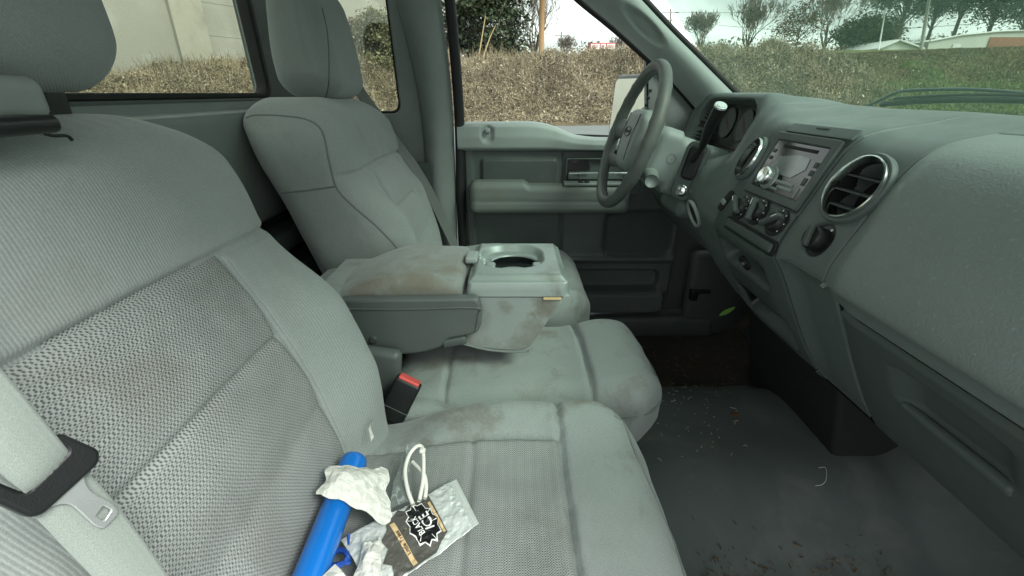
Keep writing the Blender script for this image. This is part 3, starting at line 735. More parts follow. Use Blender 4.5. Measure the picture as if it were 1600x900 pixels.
YST2 = np.array([-0.06, 0.04, 0.30, 0.56, 0.613, 0.690, 0.785, 0.93, 1.03, 1.11, 1.17, 1.49, 1.56, 1.62])
PROF2 = np.array([_bul2, _bulge, _bulge, _bulge, _sidep, _sidep, _cent, _cent, (np.array(_cent) + np.array(_tran)) / 2, _tran, _hood, _hood, _hood2, _end])
def dash_xz(Y, s):
    """Y, s arrays (same shape) -> X, z of the dashboard skin; s in knot units 0..9"""
    Y = np.asarray(Y, float); s = np.clip(np.asarray(s, float), 0, 8.9999)
    i = np.clip(np.searchsorted(YST2, Y, side='right') - 1, 0, len(YST2) - 2)
    t = sstep((Y - YST2[i]) / (YST2[i + 1] - YST2[i]))
    k = np.floor(s).astype(int); u = s - k
    def kn(j):
        j = np.clip(j, 0, 9)
        return lerp(PROF2[i, j], PROF2[i + 1, j], t[..., None])
    p0, p1, p2, p3 = kn(k - 1), kn(k), kn(k + 1), kn(k + 2)
    u = u[..., None]
    p = 0.5 * (2 * p1 + (p2 - p0) * u + (2*p0 - 5*p1 + 4*p2 - p3) * u**2 + (3*p1 - p0 - 3*p2 + p3) * u**3)
    return p[..., 0], p[..., 1]
def dash_pt(Y, s):
    X, z = dash_xz(np.asarray([Y], float), np.asarray([s], float)); return np.array([X[0], Y, z[0]])
def dash_frame(Y, s):
    """origin, lateral (towards the passenger, -Y... +x local = image right), up along the skin, outward normal"""
    o = dash_pt(Y, s); ds = dash_pt(Y, s - 0.05) - dash_pt(Y, s + 0.05); dy = dash_pt(Y - 0.01, s) - dash_pt(Y + 0.01, s)
    x = dy / np.linalg.norm(dy); u = ds - x * (ds @ x); u /= np.linalg.norm(u); n = np.cross(x, u)
    if n[0] > 0: n = -n
    return o, x, u, n
_gy, _gs = np.meshgrid(np.linspace(0.0, 1.56, 400), np.linspace(1.2, 8.9, 500), indexing='ij')
_gx, _gz = dash_xz(_gy, _gs)
_gp = proj(np.stack([_gx, _gy, _gz], -1)); _gd = np.sqrt(_gx**2 + _gy**2 + _gz**2)
def on_dash(px, py):
    e = np.hypot(_gp[..., 0] - px, _gp[..., 1] - py); m = e < e.min() + 3
    c = np.where(m, _gd, 9); i = np.unravel_index(np.argmin(c), c.shape)
    return float(_gy[i]), float(_gs[i])
def dash_patch(name, mat, parent, y0, y1, s0, s1, lip=(1, 1, 1, 1), raise_=0.0, mods=(), ny=None, ns=None, lipw=0.007, lipd=0.006, inner=None):
    """a moulded panel of the dash with rolled edges. lip=(y0,y1,s0,s1)"""
    ny = ny or max(int((y1 - y0) / 0.005), 8); ns = ns or int((s1 - s0) * 22)
    def nodes(a, b, n, l0, l1, w):
        x = list(np.linspace(a, b, n))
        if l0: x += list(a + np.array([0.12, 0.25, 0.4, 0.55, 0.7, 0.85]) * w)
        if l1: x += list(b - np.array([0.12, 0.25, 0.4, 0.55, 0.7, 0.85]) * w)
        return np.unique(np.round(x, 6))
    yv = nodes(y0, y1, ny, lip[0], lip[1], lipw); sv = nodes(s0, s1, ns, lip[2], lip[3], 0.10)
    Y, S = np.meshgrid(yv, sv, indexing='ij')
    X, Z = dash_xz(Y, S); P = np.stack([X, Y, Z], -1)
    e = 1e-3
    Xs, Zs = dash_xz(Y, S + e); Xm, Zm = dash_xz(Y, S - e); Xy, Zy = dash_xz(Y + e, S); Xn, Zn = dash_xz(Y - e, S)
    ts = np.stack([Xs - Xm, np.zeros_like(Xs), Zs - Zm], -1); ty = np.stack([Xy - Xn, np.full_like(Xy, 2 * e), Zy - Zn], -1)
    N = np.cross(ts, ty); N /= np.linalg.norm(N, axis=-1, keepdims=True)
    N = np.where((N[..., :1] * -0.7 + N[..., 2:] * 0.7) < 0, -N, N)
    h = np.full(Y.shape, raise_)
    L = np.linalg.norm(np.stack([Xs - Xm, Zs - Zm], -1), axis=-1) / (2 * e)   # metres per knot
    big = np.full(Y.shape, 1.0)
    d = np.minimum.reduce([(Y - y0) if lip[0] else big, (y1 - Y) if lip[1] else big, (S - s0) * L if lip[2] else big, (s1 - S) * L if lip[3] else big])
    tt = np.clip(d / lipw, 0, 1); h = h - lipd * (1 - np.sqrt(np.maximum(1 - (1 - tt) ** 2, 0)))
    for f in mods: h = h + f(Y, S, P)
    Q = P + N * h[..., None]
    o = surf(name, Q, mat if inner is None else [mat, M['black']], parent)
    if inner is not None:
        k = inner(Y, S, P)[:-1, :-1].ravel(); o.data.polygons.foreach_set('material_index', k.astype(np.int32))
    # make normals face the cabin
    return o, Q
def disc_mod(cy, cs_, r, depth, soft=0.004):
    o, x, u, n = dash_frame(cy, cs_)
    def f(Y, S, P):
        d = P - o; rr = np.hypot(d @ x, d @ u); far = np.abs(d @ n) > 0.05
        return np.where(far, 0, -depth * sstep(-(rr - r), -soft, soft))
    return f
def vent(parent, px, py, R, name='air_vent', vert=False, ri=0.875):
    y, s = on_dash(px, py); o, x, u, n = dash_frame(y, s)
    fr = frame(o, x, u, n)
    v = lathe(name, [(R * 1.10, -0.004), (R * 1.10, 0.003), (R * 1.06, 0.006), (R * 0.99, 0.006), (R * 0.94, 0.001), (R * 0.92, -0.014)], fr, M['dash_panel'], parent, n=56, cap0=False, cap1=False)
    lathe('chrome_ring', [(R * 0.99, 0.003), (R * 0.97, 0.0105), (R * 0.93, 0.0115), (R * (ri + 0.03), 0.008), (R * ri, -0.003)], fr, M['chrome'], v, n=64, cap0=False, cap1=False)
    lathe('vent_barrel', [(R * 0.90, 0.0), (R * 0.89, -0.045), (0.0, -0.046)], fr, M['rubber'], v, n=40, cap0=False, cap1=False)
    for k in (-0.52, -0.05, 0.42):
        w = math.sqrt(1 - k * k) * R * 0.86
        th = 0.35
        if vert: f2 = frame(o + x * (k * R) - n * 0.012, u, x * math.cos(th) + n * math.sin(th), n * math.cos(th) - x * math.sin(th))
        else: f2 = frame(o + u * (k * R) - n * 0.012, x, u * math.cos(th) + n * math.sin(th), n * math.cos(th) - u * math.sin(th))
        a = np.linspace(-1, 1, 15)
        C = np.stack([a * w, 0.004 * (1 - a**2), np.zeros_like(a)], -1)
        ol = [(-w, -0.0012), (w, -0.0012), (w, 0.0012), (-w, 0.0012)]
        rb('vent_vane', (2 * w, 0.0028, 0.022), 0.001, f2, M['trim_dark'], v, n=(6, 1, 2), k=2)
    return v
def build_dash():
    d = thing('dashboard', 'grey dashboard with round chrome vents, radio and glovebox under the windshield', 'dashboard', (0.6, 0.8, -0.5))
    # holes for vents and knobs are real recesses
    mv1 = disc_mod(*on_dash(1337, 293), 0.044, 0.05); mk1 = disc_mod(*on_dash(1273, 375), 0.027, 0.010, 0.003)
    mv2 = disc_mod(*on_dash(1172, 247), 0.038, 0.05)
    # instrument recess
    def clus(Y, S, P):
        z = P[..., 2]
        sd = sdbox(Y, z, 1.152, 1.500, -0.155, -0.014, 0.070)
        return np.where(S > 2.9, -0.055 * sstep(-sd, -0.003, 0.005), 0) * (S < 5.6)
    def clus_in(Y, S, P): return (sdbox(Y, P[..., 2], 1.152, 1.500, -0.155, -0.014, 0.070) < -0.002) & (S > 2.95) & (S < 5.6)
    # cubby under the centre stack
    def cubby(Y, S, P):
        return -0.045 * sstep(-sdbox(Y, P[..., 2], 0.775, 0.965, -0.345, -0.292, 0.012), -0.003, 0.005) - 0.05 * sstep(-sdbox(Y, P[..., 2], 0.76, 0.975, -0.47, -0.40, 0.012), -0.003, 0.005)
    dash_patch('passenger_pad', M['dash'], d, -0.05, 0.6115, 2.15, 7.0, (0, 1, 1, 1), lipw=0.007, lipd=0.007, ny=90, ns=120)
    dash_patch('vent_panel', M['dash_panel'], d, 0.613, 0.735, 0.0, 8.0, (1, 1, 0, 0), -0.001, (mv1, mk1), ny=60, ns=300, lipw=0.004, lipd=0.004)
    dash_patch('centre_stack', M['stack'], d, 0.737, 0.972, 3.35, 8.6, (1, 0, 0, 0), -0.001, (cubby, mv2), ny=90, ns=240, lipw=0.004, lipd=0.004)
    dash_patch('driver_panel', M['dash_panel'], d, 0.972, 1.585, 3.35, 8.9, (0, 0, 0, 0), -0.001, (mv2, clus), ny=190, ns=260, inner=clus_in)
    dash_patch('dash_top', M['dash_panel'], d, 0.738, 1.585, 0.0, 3.35, (1, 0, 0, 0), -0.001, (clus,), ny=190, ns=90, inner=clus_in)
    o, Q = dash_patch('grille_top', M['dash_panel'], d, -0.05, 0.613, 0.0, 2.13, (0, 0, 0, 1), -0.001, ny=50, ns=60)
    g, Q = dash_patch('glovebox_door', M['trim_mid'], d, -0.05, 0.598, 7.03, 8.0, (0, 1, 1, 1), 0.004,
        (lambda Y, S, P: -0.016 * sstep(-sdbox(Y, S, 0.345, 0.505, 7.17, 7.46, 0.05), -0.01, 0.03),), ny=100, ns=80, lipw=0.007, lipd=0.008)
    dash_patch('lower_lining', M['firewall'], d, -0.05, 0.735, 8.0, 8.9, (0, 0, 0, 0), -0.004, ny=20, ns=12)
    # handle recess of the glovebox: a rounded pull
    oo, x, u, n = dash_frame(0.425, 7.44)
    rb('glovebox_handle', (0.15, 0.016, 0.014), 0.006, frame(oo + n * 0.0005 - u * 0.004, x, u, n), M['trim_mid'], g)
    # speaker grille top piece
    sv = np.linspace(0.3, 8.9, 90); ex, ez = dash_xz(np.full(90, -0.05), sv)
    V = np.concatenate([[[0.80, -0.049, -0.28]], np.stack([ex, np.full(90, -0.049), ez], -1)])
    mk('end_cap', V, [(0, i + 1, i + 2) for i in range(89)], M['trim_mid'], d, smooth=False)
    # --- vents
    vent(d, 1337, 293, 0.050); vent(d, 1172, 247, 0.044, vert=True, ri=0.90)
    # left far pod vent
    # --- round switch under the vent
    y, s = on_dash(1273, 375); o, x, u, n = dash_frame(y, s); fr = frame(o - n * 0.010, x, u, n)
    k = lathe('dimmer_switch', [(0.027, 0.001), (0.027, 0.003), (0.019, 0.004), (0.0185, 0.020), (0.016, 0.023), (0.0, 0.023)], fr, M['black'], d, n=40, cap0=False)
    rb('knob_grip', (0.0085, 0.034, 0.012), 0.003, frame(o + n * 0.014, x * 0.9 + u * 0.3, u * 0.9 - x * 0.3, n), M['trim_dark'], k)
    lathe('indicator', [(0.0022, 0), (0.0018, 0.0015), (0, 0.0018)], frame(o + u * 0.020 + x * 0.008 - n * 0.0065, x, u, n), M['ink_white'], k, n=12, cap0=False)
    # --- radio
    c = [on_dash(*p) for p in ((1218, 217), (1302, 231), (1245, 312), (1174, 286))]
    yc, sc = on_dash(1236, 262); o, x, u, n = dash_frame(yc, sc)
    Pc = [dash_pt(*q) for q in c]
    upv = (Pc[0] + Pc[1] - Pc[2] - Pc[3]) / 2; hgt = np.linalg.norm(upv); wid = abs(Pc[0][1] + Pc[3][1] - Pc[1][1] - Pc[2][1]) / 2
    o = sum(Pc) / 4; u = upv / hgt; x = np.array([0, -1.0, 0]); n = np.cross(x, u); n = n if n[0] < 0 else -n
    fr = frame(o, x, u, n)
    W2, H2 = wid / 2, hgt / 2
    bo = round_poly([(-W2 - .016, -H2 - .016), (W2 + .016, -H2 - .016), (W2 + .016, H2 + .016), (-W2 - .016, H2 + .016)], 0.006)
    bi = round_poly([(-W2, -H2), (W2, -H2), (W2, H2), (-W2, H2)], 0.003)
    plate('radio_bezel', [bo, bi], 0.008, frame(o + n * 0.001, x, u, n), M['stack'], d, bevel=0.0025)
    r = plate('radio', [bi], 0.008, frame(o - n * 0.0008, x, u, n), M['gloss_black'], d, bevel=0.001)
    def fp(a, b, h=0.0035): return o + x * a * W2 + u * b * H2 + n * h
    rb('disc_slot', (W2 * 1.35, 0.006, 0.0012), 0.0005, frame(fp(0.02, 0.80), x, u, n), M['rubber'], r)
    plate('radio_screen', [[(p[0] * W2, p[1] * H2) for p in ((-0.62, -0.30), (0.35, -0.30), (0.66, 0.10), (0.60, 0.52), (0.1, 0.56), (-0.55, 0.36))]], 0.0012, frame(fp(0, 0, 0.0036), x, u, n), M['screen'], r)
    lathe('volume_knob', [(0.017, 0), (0.0165, 0.012), (0.0155, 0.016), (0.0135, 0.0175), (0, 0.0165)], frame(fp(-0.42, -0.52, 0.003), x, u, n), M['chrome'], r, n=40, cap0=False)
    lathe('knob_collar', [(0.023, 0), (0.021, 0.003), (0.016, 0.004)], frame(fp(-0.42, -0.52, 0.003), x, u, n), M['silver'], r, n=40, cap0=False, cap1=False)
    for a, b, w, h in ((0.90, 0.35, .07, .16), (0.90, 0.05, .07, .16), (0.86, -0.3, .07, .22), (0.82, -0.75, .05, .3), (-0.88, 0.55, .07, .12), (-0.88, 0.25, .07, .12), (-0.86, -0.82, .06, .06), (0.25, -0.55, .40, .09), (0.35, -0.74, .35, .09), (-0.1, -0.86, .25, .07)):
        rb('radio_button', (w * W2 * 1.7, h * H2 * 1.3, 0.003), 0.0012, frame(fp(a, b), x, u, n), M['silver'] if h < 0.1 or w < 0.06 else M['trim_dark'], r, n=(1, 1, 1), k=2)
    # storage flap strip above the radio
    yf_, sf_ = on_dash(1281, 204); ot, xt, ut, nt_ = dash_frame(yc, sf_)
    sf = rb('slot_flap', (wid + 0.028, 0.020, 0.004), 0.0015, frame(ot + nt_ * 0.0025, xt, ut, nt_), M['dash_panel'], d)
    rb('flap_pull', (0.034, 0.004, 0.003), 0.001, frame(ot + ut * 0.004 + nt_ * 0.0044 + xt * 0.004, xt, ut, nt_), M['trim_dark'], sf)
    # --- heater controls
    pc = dash_pt(*on_dash(1185, 335)); y, s = on_dash(1186, 336); o2, x2, u2, n2 = dash_frame(y, s)
    kn = [(1158, 325, 0.9), (1183, 333, 0.35), (1213, 348, -0.9)]
    K3 = [on_dash(p, q) for p, q, _ in kn]
    a, b_ = dash_pt(*K3[0]), dash_pt(*K3[2])
    hp = rb('heater_panel', (0.185, 0.052, 0.004), 0.0018, frame((a + b_) / 2 + n2 * 0.0, x2, u2, n2), M['stack'], d)
    for (p, q, ang), (yy, ss) in zip(kn, K3):
        o, x, u, n = dash_frame(yy, ss); o = o + n * 0.003
        f = frame(o, x, u, n)
        kb = lathe('heater_knob', [(0.0255, -0.001), (0.0255, 0.0015), (0.0235, 0.0025), (0.019, 0.0025), (0.017, 0.010), (0.015, 0.0125), (0, 0.0125)], f, M['black'], d, n=40, cap0=False)
        ca, sa = math.cos(ang), math.sin(ang)
        rb('knob_grip', (0.0085, 0.044, 0.014), 0.0035, frame(o + n * 0.0145, x * ca + u * sa, u * ca - x * sa, n), M['trim_mid'], kb)
        rb('pointer', (0.0016, 0.012, 0.0008), 0.0003, frame(o + n * 0.0222 + (u * ca - x * sa) * 0.013, x * ca + u * sa, u * ca - x * sa, n), M['ink_white'], kb, n=(1, 1, 1), k=1)
        tk = Geo()
        for w in np.linspace(-2.2, 2.2, 7):
            pz = o + n * 0.0033 + (u * math.cos(w) + x * math.sin(w)) * 0.0212
            tk.add(*[frame(pz, x, u, n)(rbox(0.0024, 0.0024, 0.0006, 0.0002, (1, 1, 1), 1)[0]), [tuple(q_) for q_ in rbox(0.0024, 0.0024, 0.0006, 0.0002, (1, 1, 1), 1)[1]]])
        tk.mk('dial_marking', M['ink_white'], kb)
    # bar of blank switches
    a, b_ = dash_pt(*on_dash(1142, 352)), dash_pt(*on_dash(1196, 385))
    y, s = on_dash(1168, 368); o, x, u, n = dash_frame(y, s)
    bx = b_ - a; bx /= np.linalg.norm(bx); bu = np.cross(n, bx)
    bl = plate('switch_bar', [round_poly([(-0.094, -0.014), (0.094, -0.014), (0.094, 0.014), (-0.094, 0.014)], 0.010)], 0.004, frame((a + b_) / 2 + n * 0.0, bx, bu, n), M['black'], d, bevel=0.001)
    rb('blank_cover', (0.172, 0.017, 0.008), 0.0038, frame((a + b_) / 2 + n * 0.003, bx, bu, n), M['trim_mid'], bl, n=(6, 1, 1))
    # power socket under it
    y, s = on_dash(1162, 412); o, x, u, n = dash_frame(y, s)
    ps = lathe('power_socket', [(0.0165, -0.002), (0.0165, 0.003), (0.013, 0.005), (0.012, 0.001), (0, 0.0005)], frame(o, x, u, n), M['black'], d, n=28, cap0=False)
    lathe('socket_pin', [(0.003, 0), (0.003, 0.006), (0, 0.0065)], frame(o, x, u, n), M['steel'], ps, n=12, cap0=False)
    # small key-lock vent on the driver panel corner
    y, s = on_dash(1132, 312); o, x, u, n = dash_frame(y, s)
    ct = plate('coin_slot', [round_poly([(-0.012, -0.024), (0.012, -0.024), (0.012, 0.024), (-0.012, 0.024)], 0.011)], 0.004, frame(o, x, u, n), M['rubber'], d, bevel=0.001)
    rb('slot_lip', (0.020, 0.010, 0.006), 0.002, frame(o + n * 0.003 - u * 0.004, x, u, n), M['silver'], ct)
    # ring under the column
    y, s = on_dash(1082, 335); o, x, u, n = dash_frame(y, s)
    rg = lathe('knee_vent', [(0.036, -0.002), (0.037, 0.003), (0.034, 0.006), (0.031, 0.002), (0.030, -0.02)], frame(o, x, u, n), M['trim_light'], d, n=40, cap0=False, cap1=False)
    lathe('vent_barrel', [(0.030, 0.0), (0.0, 0.0008)], frame(o, x, u, n), M['rubber'], rg, n=32, cap0=False, cap1=False)
    # --- instrument cluster face in its recess
    cy, cz = 1.325, -0.080
    cf = thing_face = plate('instrument_cluster', [round_poly([(-0.165, -0.065), (0.165, -0.065), (0.165, 0.056), (-0.165, 0.056)], 0.045)], 0.004, frame((0.628, cy, cz), (0, -1, 0), (0.22, 0, 0.97), (-0.97, 0, 0.22)), M['gloss_black'], d)
    fc = frame((0.625, cy, cz), (0, -1, 0), (0.22, 0, 0.97), (-0.97, 0, 0.22))
    def fcf(a, b): 
        p = fc(np.array([[a, b, 0.0]]))[0]; return frame(p, (0, -1, 0), (0.22, 0, 0.97), (-0.97, 0, 0.22))
    for a, b, r in ((-0.055, 0.0, 0.042), (0.045, 0.0, 0.042), (0.108, 0.022, 0.021), (0.108, -0.024, 0.021)):
        g_ = lathe('gauge', [(r, 0), (r, 0.003), (r * 0.95, 0.003), (r * 0.94, 0.001), (0, 0.001)], fcf(a, b), M['trim_dark'], cf, n=36, cap0=False)
        tk = Geo()
        for w in np.linspace(-2.2, 2.2, 12):
            f3 = fcf(a + math.sin(w) * r * 0.82, b + math.cos(w) * r * 0.82)
            vv, ff, _ = rbox(0.0022, 0.0022, 0.003, 0.0002, (1, 1, 1), 1); tk.add(f3(vv), ff)
        tk.mk('gauge_marking', M['trim_dark'], cf)
        f3 = fcf(a, b); vv, ff, _ = rbox(0.0018, r * 1.3, 0.001, 0.0003, (1, 1, 1), 1)
        ang = random.uniform(0.6, 1.4); Rm = np.array([[math.cos(ang), math.sin(ang), 0], [-math.sin(ang), math.cos(ang), 0], [0, 0, 1]])
        mk('gauge_needle', f3(vv @ Rm + np.array([0, 0, 0.003])), ff, M['gauge_red'], cf)
    return d
# ---------------------------------------------------------------- steering wheel and column
WC = np.array([0.327, 1.305, -0.112])
WT = math.radians(17.5)
WN = np.array([-math.cos(WT), 0, math.sin(WT)])      # towards the driver
WU = np.array([math.sin(WT), 0, math.cos(WT)])       # up in the wheel plane
WX = np.array([0, -1.0, 0])                           # towards the passenger side
def wfr(a, b, c, rot=0.0):
    p = WC + WX * a + WU * b + WN * c
    return frame(p, WX * math.cos(rot) + WU * math.sin(rot), WU * math.cos(rot) - WX * math.sin(rot), WN)
def build_wheel():
    w = thing('steering_wheel', 'worn grey steering wheel with stitched rim and oval emblem on its hub', 'steering wheel', WC)
    R = 0.186
    a = np.linspace(0, 2 * math.pi, 97)[:-1]
    P = WC + R * (np.cos(a)[:, None] * WX + np.sin(a)[:, None] * WU)
    rr = 0.0160 + 0.0016 * np.cos(2 * a) ** 2 + 0.0014 * (np.cos(a * 24) > 0.2) * (np.abs(np.sin(a)) < 0.8)
    tube('rim', P, rr, M['wheel'], w, n=20, closed=True, flat=(1.0, 0.90), up=WN)
    # stitch line on the inner side of the rim
    st = Geo()
    for k in range(150):
        t = k / 150 * 2 * math.pi; t2 = t + 0.021
        p1, p2 = [WC + (R - 0.0160) * (math.cos(q) * WX + math.sin(q) * WU) + WN * 0.0075 for q in (t, t2)]
        st.add(*tube_geo(np.array([p1, p2]), 0.0009, 5))
    st.mk('stitching', M['seam'], w)
    # airbag pad
    V, F, AX = rbox(0.175, 0.165, 0.06, 0.022, (16, 16, 4), 5)
    V = corner_round(V, 0, 1, 0.0875, 0.0825, 0.05)
    V[:, 2] += 0.010 * np.cos(V[:, 0] / 0.0875 * 1.3) * (V[:, 2] > 0) - 0.028 - 0.05 * np.clip(-V[:, 1] / 0.0825, 0, 1) ** 2 * 0.2
    V[:, 0] *= 1 - 0.12 * sstep(-V[:, 1], 0, 0.08)
    hub = mk('hub_pad', wfr(0, -0.006, 0)(V), F, M['column'], w)
    # oval emblem, unpainted raised oval
    t = np.linspace(0, 2 * math.pi, 48, endpoint=False)
    ov = WC + WN * 0.0125 + (np.cos(t) * 0.030)[:, None] * WX + (np.sin(t) * 0.0125 + 0.012)[:, None] * WU
    e = tube('emblem', ov, 0.0016, M['trim_mid'], w, n=8, closed=True, up=WN)
    sp = smooth_path([WC + WN * 0.0125 + WX * q + WU * (0.012 + r_) for q, r_ in ((-0.02, -0.003), (-0.012, 0.005), (-0.008, -0.004), (0.0, 0.003), (0.006, -0.003), (0.012, 0.004), (0.02, -0.001))], 5)
    tube('emblem_script', sp, 0.0012, M['trim_mid'], w, n=6)
    # pad seams
    for s in (-1, 1):
        tube('pad_seam', smooth_path([WC + WX * (s * 0.052) + WU * 0.062 + WN * 0.0095, WC + WX * (s * 0.050) + WN * 0.0115, WC + WX * (s * 0.045) - WU * 0.06 + WN * 0.006], 6), 0.0011, M['trim_dark'], w, n=6)
    # four spokes
    for s, y, wd, mt in ((1, 0.012, 0.048, 'wheel'), (-1, 0.012, 0.048, 'wheel'), (1, -0.075, 0.030, 'wheel'), (-1, -0.075, 0.030, 'wheel')):
        x1 = s * math.sqrt(R**2 - (y * 1.1) ** 2)
        p = [WC + WX * (s * 0.06) + WU * y + WN * -0.030, WC + WX * (s * 0.115) + WU * y * 1.04 + WN * -0.022, WC + WX * x1 + WU * y * 1.1 - WN * 0.002]
        P = smooth_path(p, 8)
        rad = np.linspace(wd * 0.62, wd * 0.44, len(P)) + 0.014 * np.linspace(0, 1, len(P)) ** 4
        tube('spoke', P, rad, M[mt], w, n=18, flat=(1.0, 0.42), up=WU)
    # horn symbol marks
    # back shell
    V, F = lathe_geo([(0.075, -0.055), (0.085, -0.04), (0.08, -0.02), (0.05, -0.015)], wfr(0, 0, 0), 36); mk('hub_back', V, F, M['column'], w)
    return w
def build_column():
    c = thing('steering_column', 'grey steering column with black shift lever, boot and silver ignition lock', 'steering column', WC - WN * 0.12)
    def cf(a, b, d): return frame(WC + WX * a + WU * b - WN * d, WX, WU, WN)
    V, F, AX = rbox(0.135, 0.155, 0.135, 0.03, (10, 10, 10), 5)
    V[:, 0] *= 1 + 0.0 * V[:, 2]; V[:, 1] += -0.01 * (V[:, 2] < 0)
    sh = mk('column_shroud', cf(0.012, -0.022, 0.115)(V), F, M['column'], c)
    # round cap outline on the side facing the passenger
    t = np.linspace(0, 2 * math.pi, 40, endpoint=False)
    ctr = U(1049, 249, Y=1.2235)
    ax_ = -WN; up_ = WU
    yface = 1.305 - 0.012 - 0.0675 
    ring = np.stack([ctr[0] + 0.0125 * np.cos(t) * -WN[0] + 0.0125 * np.sin(t) * WU[0], np.full(40, yface - 0.0002), ctr[2] - 0.0125 * np.cos(t) * WN[2] + 0.0125 * np.sin(t) * WU[2]], -1)
    tube('access_cap', ring, 0.0005, M['trim_mid'], sh, n=6, closed=True)
    # shifter housing further forward
    V, F, AX = rbox(0.165, 0.200, 0.085, 0.026, (10, 10, 8), 5)
    hs = mk('shifter_housing', cf(0.030, -0.055, 0.210)(V), F, M['dash_panel'], c)
    # panel with boot and lock, on the passenger facing / rear edge of the housing
    o = U(1078, 268, Y=1.185)
    nrm = np.array([-0.55, -0.80, 0.12]); nrm /= np.linalg.norm(nrm)
    up = U(1100, 222, Y=1.205) - U(1062, 300, Y=1.165); up -= nrm * (up @ nrm); up /= np.linalg.norm(up); sx = np.cross(up, nrm)
    fr = frame(o, sx, up, nrm)
    hl = 0.076; hw = 0.029
    pl = plate('shifter_panel', [round_poly([(-hw, -hl), (hw, -hl), (hw, hl), (-hw, hl)], 0.026, 8)], 0.016, fr, M['trim_mid'], c, bevel=0.004)
    bt = plate('shift_boot', [round_poly([(-0.020, -0.022), (0.020, -0.022), (0.020, 0.066), (-0.020, 0.066)], 0.019, 8)], 0.022, frame(o + nrm * 0.003, sx, up, nrm), M['rubber'], c, bevel=0.008)
    lp = o - up * 0.050 + nrm * 0.009
    lk = lathe('ignition_lock', [(0.015, -0.004), (0.015, 0.004), (0.0125, 0.006), (0.011, 0.003), (0.010, 0.008), (0.0, 0.009)], frame(lp, sx, up, nrm), M['chrome'], c, n=32, cap0=False)
    rb('key_slot', (0.0022, 0.011, 0.001), 0.0004, frame(lp + nrm * 0.009, sx * 0.8 + up * 0.6, up * 0.8 - sx * 0.6, nrm), M['black'], lk, n=(1, 1, 1), k=1)
    # lever
    b0 = o + up * 0.030 + nrm * 0.012; tip = U(1126, 166, Y=1.085)
    P = smooth_path([b0 - nrm * 0.03, b0, b0 * 0.72 + tip * 0.28 + np.array([0.004, 0, -0.002]), b0 * 0.4 + tip * 0.6, tip], 9)
    s = np.linspace(0, 1, len(P))
    rad = smooth_interp(s, [0, 0.2, 0.42, 0.62, 0.9, 1.0], [0.012, 0.0080, 0.0072, 0.0105, 0.0140, 0.0135])
    lv = tube('shift_lever', P, rad, M['black'], c, n=20)
    T = P[-1] - P[-3]; T /= np.linalg.norm(T); q1 = np.cross(T, (0, 1, 0)); q1 /= np.linalg.norm(q1)
    lathe('lever_button', [(0.0145, -0.001), (0.0135, 0.003), (0.0105, 0.0035), (0.010, 0.005), (0.0, 0.0056)], frame(P[-1], q1, np.cross(T, q1), T), M['steel'], lv, n=28, cap0=False)
    # stubby tilt lever / stalk under the wheel
    a = WC - WN * 0.075 + WU * -0.075 + WX * 0.055
    b = a + WX * 0.075 + WN * 0.012 - WU * 0.008
    tube('column_stalk', smooth_path([a, (a + b) / 2, b], 8), np.linspace(0.026, 0.017, 17), M['column'], c, n=18)
    return c
